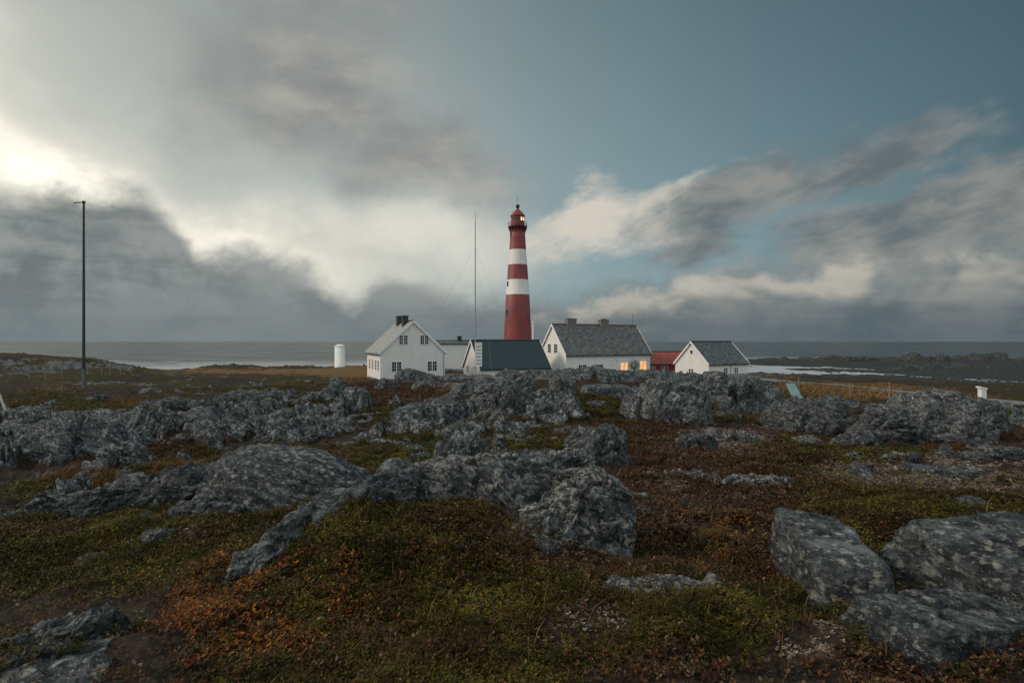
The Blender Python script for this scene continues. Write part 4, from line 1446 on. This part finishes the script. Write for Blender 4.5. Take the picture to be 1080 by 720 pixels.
# ------------------------------------------------------------------ lighthouse
def lighthouse():
    d = 140.0
    x = (546 - 540) / F * d
    k = d / F
    root = bpy.data.objects.new('lighthouse', None); C.objects.link(root); root.location = (x, d, 0)
    tag(root, 'tall tapering red lighthouse with two white bands and a lantern on top', 'lighthouse')
    red, g, b = new_mat('cast_iron_red')
    tc = g.node('ShaderNodeTexCoord').outputs['Object']
    n = g.noise(g.vscale(tc, (1, 1, .35)), .8, 6, .65)
    n2 = g.noise(g.vscale(tc, (4, 4, .3)), 1.0, 5, .7)
    g.put(b.inputs['Base Color'], g.mix(g.ss(g.mul(g.add(n, n2), .5), .36, .66), (.29, .046, .041, 1), (.14, .030, .030, 1)))
    b.inputs['Roughness'].default_value = .5
    sp = g.node('ShaderNodeSeparateXYZ'); g.put(sp.inputs[0], tc)
    seam = g.ss(g.m('FRACT', g.div(sp.outputs[2], 1.6)), 0, .05)
    g.put(b.inputs['Normal'], g.bump(seam, .5, .02))
    white = flat_mat('cast_iron_white', (.74, .72, .68), .55, .10, 1.2, stretch=(2, 2, .3))
    zz = lambda py: CAM_Z + (360 - py) * k
    prof = [(4.2, -1.5), (4.0, 0.3), (14.75 * k, zz(359)), (13.5 * k, zz(335)), (12.4 * k, zz(311)), (12.38 * k, zz(311) + .01), (11.2 * k, zz(295.3)), (11.19 * k, zz(295.3) + .01),
            (10.1 * k, zz(279.6)), (10.09 * k, zz(279.6) + .01), (8.9 * k, zz(263.8)), (8.89 * k, zz(263.8) + .01), (8.0 * k, zz(250)), (7.5 * k, zz(242))]
    mi = [0, 0, 0, 0, 0, 1, 1, 0, 0, 1, 1, 0, 0, 0]
    tw = MB(); tw.lathe(prof, 64, mi=mi)
    tower = tw.build('tower', [red, white], root, True)
    for zc, ang in ((zz(248), 200), (zz(330), 210), (zz(300), 205)):
        r = np.interp(zc, [zz(359), zz(311), zz(280), zz(263.8), zz(242)], [14.75 * k, 12.4 * k, 10.1 * k, 8.9 * k, 7.5 * k])
        a = R(ang)
        mb = MB(); mb.box(-.35, .35, -.06, .12, -.6, .6)
        w_ = mb.build('window', DARK, tower)
        w_.location = (r * math.cos(a), r * math.sin(a), zc); w_.rotation_euler = (0, 0, a + math.pi / 2)
    # gallery on brackets
    zg = zz(241)
    mb = MB(); mb.lathe([(7.4 * k, zg - .5), (9.6 * k, zg + .15), (10.1 * k, zg + .2), (10.1 * k, zg + .42), (6.0 * k, zg + .42)], 48)
    gal = mb.build('gallery', flat_mat('gallery_dark', (.055, .020, .020), .6, .2), root)
    for q in range(16):
        t = 2 * math.pi * q / 16
        mb = MB(); mb.bar((7.2 * k * math.cos(t), 7.2 * k * math.sin(t), zg - 1.3), (9.6 * k * math.cos(t), 9.6 * k * math.sin(t), zg + .1), .09, 5)
        mb.build('bracket', red, gal)
    mb = MB()
    for q in range(24):
        t = 2 * math.pi * q / 24
        mb.bar((9.8 * k * math.cos(t), 9.8 * k * math.sin(t), zg + .4), (9.8 * k * math.cos(t), 9.8 * k * math.sin(t), zg + 1.5), .035, 4)
    for zr in (.75, 1.1, 1.5):
        for q in range(32):
            t0, t1 = 2 * math.pi * q / 32, 2 * math.pi * (q + 1) / 32
            mb.bar((9.8 * k * math.cos(t0), 9.8 * k * math.sin(t0), zg + zr), (9.8 * k * math.cos(t1), 9.8 * k * math.sin(t1), zg + zr), .03, 4)
    mb.build('railing', red, gal)
    # lantern house
    zl = zg + .42
    mb = MB(); mb.lathe([(7.2 * k, zl), (7.2 * k, zl + 1.15), (7.0 * k, zl + 1.2), (7.0 * k, zl + 2.3), (7.4 * k, zl + 2.35), (7.4 * k, zl + 2.6)], 16)
    lant = mb.build('lantern_room', red, root)
    for q in range(16):
        t = 2 * math.pi * (q + .5) / 16
        mb = MB(); mb.box(-.17, .17, -.03, .05, zl + 1.35, zl + 2.15)
        deg = math.degrees(t) % 360
        lit = 300 < deg < 345
        w_ = mb.build('lantern_pane', LANTERN if lit else GLASS, lant)
        rr = 7.0 * k * math.cos(math.pi / 16)
        w_.location = (rr * math.cos(t), rr * math.sin(t), 0); w_.rotation_euler = (0, 0, t + math.pi / 2)
        if lit:
            w_['label'] = 'lit lantern pane'
    zd = zl + 2.6
    mb = MB(); mb.lathe([(7.8 * k, zd - .05), (7.7 * k, zd + .08), (5.6 * k, zd + .75), (3.0 * k, zd + 1.35), (1.3 * k, zd + 1.75), (1.0 * k, zd + 2.0)], 32)
    dome = mb.build('dome', red, root, True)
    zb = zd + 2.0
    mb = MB(); mb.lathe([(.2, zb - .05), (.42, zb + .15), (.52, zb + .45), (.42, zb + .75), (.1, zb + .95)], 16)
    mb.build('vent_ball', DARK, dome, True)
    mb = MB(); mb.bar((0, 0, zb + .8), (0, 0, zb + 3.0), .035, 5); mb.build('lightning_rod', DARK, dome)


lighthouse()


# white pole at the lighthouse foot
def pole_thing(name, label, cat, px, d, zt, r0, r1, mat, extra=None):
    x = (px - 540) / F * d
    z0 = gz(x, d)
    root = bpy.data.objects.new(name, None); C.objects.link(root); root.location = (x, d, z0)
    tag(root, label, cat)
    mb = MB(); mb.bar((0, 0, -.4), (0, 0, zt - z0), r0, 10, r1)
    p = mb.build('pole', mat, root)
    return root, p, zt - z0


fl, _, hh = pole_thing('flagpole', 'bare white flagpole close beside the foot of the lighthouse', 'flagpole', 562.2, 118, 9.8, .22, .16, TRIM)
mb = MB(); mb.lathe([(.05, hh), (.22, hh + .1), (.22, hh + .25), (.05, hh + .38)], 10); mb.build('finial', TRIM, fl)

# guyed mast
def mast():
    d = 84.0
    k = d / F
    root, p, h = pole_thing('guyed_mast', 'tall thin grey mast with guy wires in front of the outbuilding gable', 'mast', 501.3, d, CAM_Z + (360 - 232) * k, .10, .06, STEEL)
    mb = MB(); mb.bar((0, 0, h), (0, 0, h + 1.5), .035, 6, .02); mb.build('whip_aerial', STEEL, root)
    zw = CAM_Z + (360 - 261) * k - root.location.z
    for (ex, ey) in ((-11.5, 1.0), (7.5, 7.5), (3.0, -10.0)):
        ez = gz(root.location.x + ex, d + ey) - root.location.z
        mb = MB(); mb.bar((0, 0, zw), (ex, ey, ez), .010, 4); mb.build('guy_wire', STEEL, root)
    cb = MB(); cb.box(.0, 1.0, -.42, -.16, 2.0, 5.4); cb.box(-.04, 1.04, -.46, -.14, 5.4, 5.5)
    c_ = cb.build('equipment_cabinet', TRIM, root)
    mb = MB()
    for q in range(6):
        mb.box(.12, .88, -.435, -.42, 2.3 + q * .5, 2.5 + q * .5)
    mb.build('louvre', CONC, c_)
    mb = MB(); mb.box(-.2, .2, -.2, .2, -.3, .6); mb.build('footing', CONC, root)


mast()


# tall pole on the left
def tall_pole():
    d = 52.0
    k = d / F
    root, p, h = pole_thing('tall_pole', 'tall dark pole with a short crossarm standing alone above the wire fence', 'pole', 88.3, d, CAM_Z + (360 - 213) * k, .135, .085, DARK)
    mb = MB(); mb.bar((0, 0, -.1), (0, 0, h * .10), .15, 10, .145); mb.build('sleeve', flat_mat('sleeve_grey', (.11, .13, .135), .7, .3, 3), root)
    mb = MB(); mb.bar((-.95, 0, h - .08), (.12, 0, h - .02), .045, 6); mb.box(-.10, .10, -.10, .10, h - .14, h + .08); mb.build('crossarm', DARK, root)
    for ex, ey in ((-9, 2), (8, 3)):
        ez = gz(root.location.x + ex, d + ey) - root.location.z
        mb = MB(); mb.bar((0, 0, h - .4), (ex, ey, ez), .005, 4); mb.build('guy_wire', STEEL, root)


tall_pole()


# white cylinder by the sea
def tank():
    d = 138.0
    k = d / F
    x = (358.5 - 540) * k
    z0 = CAM_Z - 27 * k
    root = bpy.data.objects.new('white_tower', None); C.objects.link(root); root.location = (x, d, z0)
    tag(root, 'stout white cylinder tower on the yellow grass by the sea', 'tower')
    hh = (387 - 364.5) * k
    mb = MB(); mb.lathe([(5.6 * k, -1), (5.6 * k, .4), (5.4 * k, .42), (5.3 * k, hh - .3)], 32); mb.build('body', flat_mat('render_white', (.78, .77, .75), .7, .12, 1.2, stretch=(2, 2, .3)), root, True)
    mb = MB(); mb.lathe([(5.5 * k, hh - .3), (5.5 * k, hh - .06), (5.0 * k, hh + .02), (.4, hh + .35)], 32); mb.build('lid', TRIM, root)


tank()


# ------------------------------------------------------------------ fences, sign, posts
WOOD = flat_mat('wood_grey', (.20, .19, .165), .9, .3, 8, stretch=(3, 3, .5))


def fence(label, pts, h, r):
    p0 = [(x, y, gz(x, y)) for x, y in pts]
    root = bpy.data.objects.new('wire_fence', None); C.objects.link(root); root.location = p0[0]
    tag(root, label, 'fence')
    o0 = Vector(p0[0])
    rs = random.Random(len(pts))
    tops = []
    for q in p0:
        q = Vector(q) - o0
        hh = h * rs.uniform(.85, 1.12)
        lean = Vector((rs.uniform(-.06, .06), rs.uniform(-.06, .06), 0)) * h
        mb = MB(); mb.bar(q + Vector((0, 0, -.3)), q + lean + Vector((0, 0, hh)), r, 7, r * .9)
        mb.build('post', WOOD, root)
        tops.append((q, q + lean + Vector((0, 0, hh))))
    for t in (.45, .7, .93):
        mb = MB()
        for (a0, a1), (b0, b1) in zip(tops[:-1], tops[1:]):
            mb.bar(a0.lerp(a1, t), b0.lerp(b1, t), .006, 4)
        mb.build('wire', STEEL, root)


at = lambda px, d: ((px - 540) / F * d, d)
fence('wire fence on pale wooden posts below the dark hill, near the tall pole', [at(-30, 64), at(12, 66), at(31, 66), at(48, 67), at(65, 69), at(93, 71), at(107, 73), at(116, 75), at(127, 77)], 1.0, .065)
fence('wire fence on grey wooden posts through the straw grass beside the road', [at(843, 52), at(897, 46), at(938, 44), at(985, 43)], 1.15, .055)


def info_board():
    d = 36.0
    x = (837.5 - 540) / F * d
    z0 = gz(x, d)
    root = bpy.data.objects.new('info_board', None); C.objects.link(root); root.location = (x, d, z0); root.rotation_euler = (0, 0, R(8))
    tag(root, 'pale blue board leaning back on a low frame in the straw grass', 'board')
    zt = CAM_Z - 44.5 * d / F - z0
    m_ = flat_mat('board_blue', (.24, .38, .42), .45, .12, 2)
    b_ = max(.25, zt - .75)
    mb = MB(); mb.quad_solid([(-.16, .0, b_), (.50, .0, b_), (.50, .06, b_), (-.16, .06, b_), (-.36, .28, zt), (.24, .28, zt), (.24, .34, zt), (-.36, .34, zt)])
    mb.build('panel', m_, root)
    mb = MB(); mb.quad_solid([(-.12, -.36, b_ - .22), (.58, -.36, b_ - .22), (.58, -.33, b_ - .22), (-.12, -.33, b_ - .22), (-.14, -.02, b_ - .06), (.48, -.02, b_ - .06), (.48, .0, b_ - .03), (-.14, .0, b_ - .03)])
    mb.build('lower_panel', m_, root)
    for sx in (-.05, .40):
        mb = MB(); mb.bar((sx, .04, -.4), (sx, .04, b_ + .1), .035, 6); mb.build('leg', STEEL, root)


info_board()


def white_post():
    d = 33.0
    x = (1036 - 540) / F * d
    z0 = gz(x, d)
    root = bpy.data.objects.new('marker_post', None); C.objects.link(root); root.location = (x, d, z0)
    tag(root, 'blunt white post with a slanted top sticking up behind the flat-topped crag', 'post')
    zt = CAM_Z - 49 * d / F - z0
    w = .14
    mb = MB(); mb.quad_solid([(-w, -w, -.4), (w, -w, -.4), (w, w, -.4), (-w, w, -.4), (-w - .02, -w, zt), (w, -w, zt - .08), (w, w, zt - .08), (-w - .02, w, zt)])
    mb.build('post_body', TRIM, root)
    mb = MB(); mb.quad_solid([(-w - .10, -w - .03, zt + .003), (w + .03, -w - .03, zt - .08), (w + .03, w + .03, zt - .08), (-w - .10, w + .03, zt + .003),
                              (-w - .10, -w - .03, zt + .10), (w + .03, -w - .03, zt + .02), (w + .03, w + .03, zt + .02), (-w - .10, w + .03, zt + .10)])
    mb.build('cap', TRIM, root)


white_post()


def leaning_stake():
    d = 27.0
    k = d / F
    x1 = (8 - 540) * k
    z1 = gz(x1, d)
    x0 = (-6 - 540) * k
    z0 = CAM_Z - (403 - 360) * k
    mb = MB(); mb.bar((0, 0, -.25), (x0 - x1, 0, z0 - z1), .055, 8, .05)
    o = mb.build('stake', flat_mat('stake_pale', (.50, .50, .48), .8, .2, 6))
    o.location = (x1, d, z1)
    tag(o, 'pale leaning stake at the edge of the picture on the grass beyond the long cliff', 'stake')


leaning_stake()


# ------------------------------------------------------------------ heath plants
def sample_ground(weight, n, rs):
    """n random points on the ground sheet, drawn by the weight of its cells"""
    w = weight.copy()
    cx = np.roll(GX, -1, 0) - GX; cy = np.roll(GY, -1, 0) - GY
    ex = np.diff(GX, axis=1, append=GX[:, -1:]); ey = np.diff(GY, axis=1, append=GY[:, -1:])
    area = np.abs(cx * ey - cy * ex)
    p = (w * area)
    p[-1, :] = 0; p[:, -1] = 0
    p[660:, :] = 0
    p = p.ravel(); p /= p.sum()
    c = np.searchsorted(np.cumsum(p), rs.uniform(0, 1, n))
    c = np.clip(c, 0, na * nd - 1)
    i, j = c // nd, c % nd
    i2, j2 = (i + 1) % na, np.minimum(j + 1, nd - 1)
    a, b = rs.uniform(0, 1, n), rs.uniform(0, 1, n)
    out = []
    for Gq in (GX, GY, GZ):
        out.append((Gq[i, j] * (1 - a) + Gq[i2, j] * a) * (1 - b) + (Gq[i, j2] * (1 - a) + Gq[i2, j2] * a) * b)
    return np.stack(out, 1), c


def sprigs(P, rs, height, leaf, nl, up=.7, width=.45, curl=.5):
    """little shoots: nl leaves round a stem at every point"""
    n = len(P)
    ax = rs.normal(size=(n, 3)) * .45; ax[:, 2] = up
    ax /= np.linalg.norm(ax, axis=1)[:, None]
    H = (height * rs.uniform(.5, 1.3, n))
    L = leaf * rs.uniform(.6, 1.3, n)
    t = (np.arange(nl) + .6) / nl
    base = P[:, None, :] + ax[:, None, :] * (H[:, None] * t[None, :])[..., None]
    th = rs.uniform(0, 6.28, (n, 1)) + np.arange(nl)[None, :] * 2.4
    dirv = np.stack([np.cos(th), np.sin(th), curl + rs.uniform(-.4, .4, th.shape)], -1)
    dirv /= np.linalg.norm(dirv, axis=-1)[..., None]
    side = np.stack([-np.sin(th), np.cos(th), rs.uniform(-.5, .5, th.shape)], -1)
    Lq = (L[:, None] * rs.uniform(.6, 1.2, th.shape))[..., None]
    v0 = base
    v1 = base + dirv * Lq * .5 + side * Lq * width * .5
    v2 = base + dirv * Lq
    v3 = base + dirv * Lq * .5 - side * Lq * width * .5
    V = np.stack([v0, v1, v2, v3], 2).reshape(-1, 3)
    Fc = np.arange(len(V)).reshape(-1, 4)
    return V, Fc


def leaf_mat(name, trans=.25):
    m_, g, b = new_mat(name)
    col = g.attr('tint', 'Color')
    g.put(b.inputs['Base Color'], col)
    b.inputs['Roughness'].default_value = .6
    b.inputs['Specular IOR Level'].default_value = .08
    return m_


def paint(me, colors, per):
    """natural leaf colour, one value per leaf"""
    c = np.repeat(colors, per, axis=0)
    a = me.attributes.new('tint', 'FLOAT_COLOR', 'POINT')
    c4 = np.concatenate([c, np.ones((len(c), 1))], 1).astype(np.float32)
    a.data.foreach_set('color', c4.ravel())


def cmix(rs, n, pal, jit=.25):
    pal = np.array(pal)
    c = pal[rs.randint(0, len(pal), n)]
    return np.clip(c * rs.uniform(1 - jit, 1 + jit, (n, 1)), 0, 1)


def plants():
    cv = {k: v.reshape(GX.shape) for k, v in G_CV.items()}
    dist = np.hypot(GX, GY)
    open_ = (1 - cv['rock']) * (GZ > SEA_Z + 1.5)
    near = (dist > 2.1)
    rs = np.random.RandomState(12)

    # crowberry and moss: green cushions
    V, Fc, Cc = [], [], []
    off = 0
    for (d0, d1, n, h, lf, nl) in ((2.1, 5.2, 30000, .045, .020, 7), (5.2, 9.5, 30000, .060, .030, 6), (9.5, 22, 36000, .075, .045, 6), (22, 60, 22000, .10, .09, 5)):
        w = np.clip(cv['green'] * 1.0 - .4 * cv['straw'], 0, 1) * (1 - .75 * cv['pale']) * open_ * ((dist > d0) & (dist < d1)) * near
        P, c = sample_ground(w + 1e-9 * (dist < d1), n, rs)
        v, f = sprigs(P, rs, h, lf, nl)
        col = cmix(rs, n, [(.032, .034, .006), (.050, .048, .007), (.078, .066, .009), (.020, .023, .006), (.105, .078, .012), (.060, .040, .012)])
        patch = fbm(P / .5, 3)
        col *= np.clip(1 + 1.2 * patch, .25, 2.2)[:, None]
        br = sstep(fbm(P / .8 + 40, 3), .0, .5)[:, None]
        col = col * (1 - br * .5) + np.array([.062, .040, .014]) * br * .5
        V.append(v); Fc.append(f + off); off += len(v); Cc.append(np.repeat(col, nl, axis=0) * rs.uniform(.75, 1.3, (n * nl, 1)))
    # cushions crowding the foot of the nearer rocks
    for (rx, ry, ax, by, rot) in FOOT:
        if ry > 12:
            continue
        k = int(min(1400, 260 * (ax + by)))
        th = rs.uniform(0, 6.283, k); rr = rs.uniform(.92, 1.22, k)
        lx, ly = ax * rr * np.cos(th), by * rr * np.sin(th)
        qx = rx + lx * math.cos(rot) - ly * math.sin(rot); qy = ry + lx * math.sin(rot) + ly * math.cos(rot)
        qz, _c = ground_height(qx, qy)
        keep = fbm(np.stack([qx, qy, qz], 1) / .35, 2) > -.12
        P = np.stack([qx, qy, qz], 1)[keep]
        v, f = sprigs(P, rs, .085, .028, 8)
        col = cmix(rs, len(P), [(.032, .034, .006), (.050, .048, .007), (.060, .040, .012), (.020, .023, .006), (.10, .065, .02)])
        V.append(v); Fc.append(f + off); off += len(v); Cc.append(np.repeat(col, 8, axis=0) * rs.uniform(.75, 1.3, (len(P) * 8, 1)))
    me = np_mesh('crowberry', np.concatenate(V), np.concatenate(Fc), False)
    paint(me, np.concatenate(Cc), 4)
    o = link('crowberry', me, leaf_mat('leaf_crowberry'))
    tag(o, 'low dark green crowberry and moss cushions covering the heath', 'ground cover', kind='stuff')

    # rust, wine and orange dwarf shrubs
    V, Fc, Cc = [], [], []
    off = 0
    for (d0, d1, n, h, lf, nl) in ((2.1, 5.2, 17000, .055, .024, 6), (5.2, 9.5, 17000, .06, .034, 6), (9.5, 22, 26000, .07, .042, 6), (22, 60, 14000, .09, .085, 5)):
        w = np.clip(cv['rust'] * .55 + cv['orange'] * .95 + .03 + .12 * cv['bare'], 0, 1.5) * open_ * ((dist > d0) & (dist < d1)) * near * (1 - .6 * cv['bare']) * (1 - .75 * cv['pale'])
        P, c = sample_ground(w, n, rs)
        v, f = sprigs(P, rs, h, lf, nl, width=.62)
        org = (cv['orange'].ravel()[c] * rs.uniform(.1, 1.3, n) > .43)
        col = cmix(rs, n, [(.065, .024, .016), (.045, .019, .015), (.085, .042, .018), (.040, .030, .014), (.10, .034, .016), (.034, .018, .016), (.05, .045, .016), (.14, .09, .05)])
        co = cmix(rs, n, [(.22, .070, .012), (.17, .058, .013), (.28, .11, .018), (.15, .036, .012), (.12, .06, .014)])
        col[org] = co[org]
        V.append(v); Fc.append(f + off); off += len(v); Cc.append(np.repeat(col, nl, axis=0) * rs.uniform(.7, 1.3, (n * nl, 1)))
    me = np_mesh('dwarf_shrubs', np.concatenate(V), np.concatenate(Fc), False)
    paint(me, np.concatenate(Cc), 4)
    o = link('dwarf_shrubs', me, leaf_mat('leaf_dwarf_shrub'))
    tag(o, 'rust red and orange autumn leaves of dwarf shrubs on the heath', 'ground cover', kind='stuff')

    # pale lichen crumbs among the heath
    V, Fc, Cc = [], [], []
    off = 0
    for (d0, d1, n, lf) in ((2.1, 5.2, 9000, .016), (5.2, 10, 6500, .024), (10, 25, 5000, .045)):
        w = np.clip(cv['pale'] * 1.0 + .05 * cv['rust'] + .03 * cv['green'] + .10 * cv['bare'], 0, 1) * open_ * ((dist > d0) & (dist < d1)) * near
        P, c = sample_ground(w, n, rs)
        v, f = sprigs(P, rs, lf * .6, lf, 4, width=.8, curl=.2)
        col = cmix(rs, n, [(.26, .20, .155), (.19, .14, .11), (.34, .29, .23), (.13, .09, .07), (.17, .15, .09)])
        V.append(v); Fc.append(f + off); off += len(v); Cc.append(np.repeat(col, 4, axis=0))
    me = np_mesh('reindeer_lichen', np.concatenate(V), np.concatenate(Fc), False)
    paint(me, np.concatenate(Cc), 4)
    o = link('reindeer_lichen', me, leaf_mat('lichen_crumbs'))
    tag(o, 'pale pinkish lichen crumbs sprinkled over the low heath', 'lichen', kind='stuff')

    # dry grass
    n_near = 9000
    V, Fc, Cc = [], [], []
    off = 0
    for (d0, d1, n, h, wd) in ((2.1, 7, 3500, .11, .004), (7, 18, 7000, .15, .008), (18, 45, 12000, .24, .024), (45, 100, 12000, .30, .06)):
        w = np.clip(cv['straw'] - .12, 0.0006, 1) ** 1.3 * open_ * ((dist > d0) & (dist < d1)) * near
        P, c = sample_ground(w, n, rs)
        hgt = h * rs.uniform(.4, 1.3, n)
        a = rs.uniform(0, 6.28, n)
        lean = np.stack([np.cos(a), np.sin(a), np.zeros(n)], 1) * (hgt * rs.uniform(.1, .7, n))[:, None] + np.array([.25, 0, 0]) * hgt[:, None]
        sd = np.stack([-np.sin(a), np.cos(a), np.zeros(n)], 1) * wd * .5
        up = np.array([0, 0, 1.])[None] * hgt[:, None]
        mid = P + lean * .35 + up * .6
        tip = P + lean + up * .95
        v = np.stack([P - sd, P + sd, mid + sd * .8, mid - sd * .8], 1)
        v2 = np.stack([mid - sd * .8, mid + sd * .8, tip + sd * .1, tip - sd * .1], 1)
        vv = np.concatenate([v.reshape(-1, 3), v2.reshape(-1, 3)])
        f = np.arange(len(vv)).reshape(-1, 4)
        col = cmix(rs, n, [(.19, .105, .045), (.15, .08, .03), (.25, .16, .075), (.11, .06, .025), (.10, .08, .03)])
        V.append(vv); Fc.append(f + off); off += len(vv); Cc.append(np.concatenate([col, col]))
    me = np_mesh('dry_grass', np.concatenate(V), np.concatenate(Fc), False)
    paint(me, np.concatenate(Cc), 4)
    o = link('dry_grass', me, leaf_mat('grass_dry'))
    tag(o, 'dry straw-coloured grass in tufts and strips', 'grass', kind='stuff')


plants()
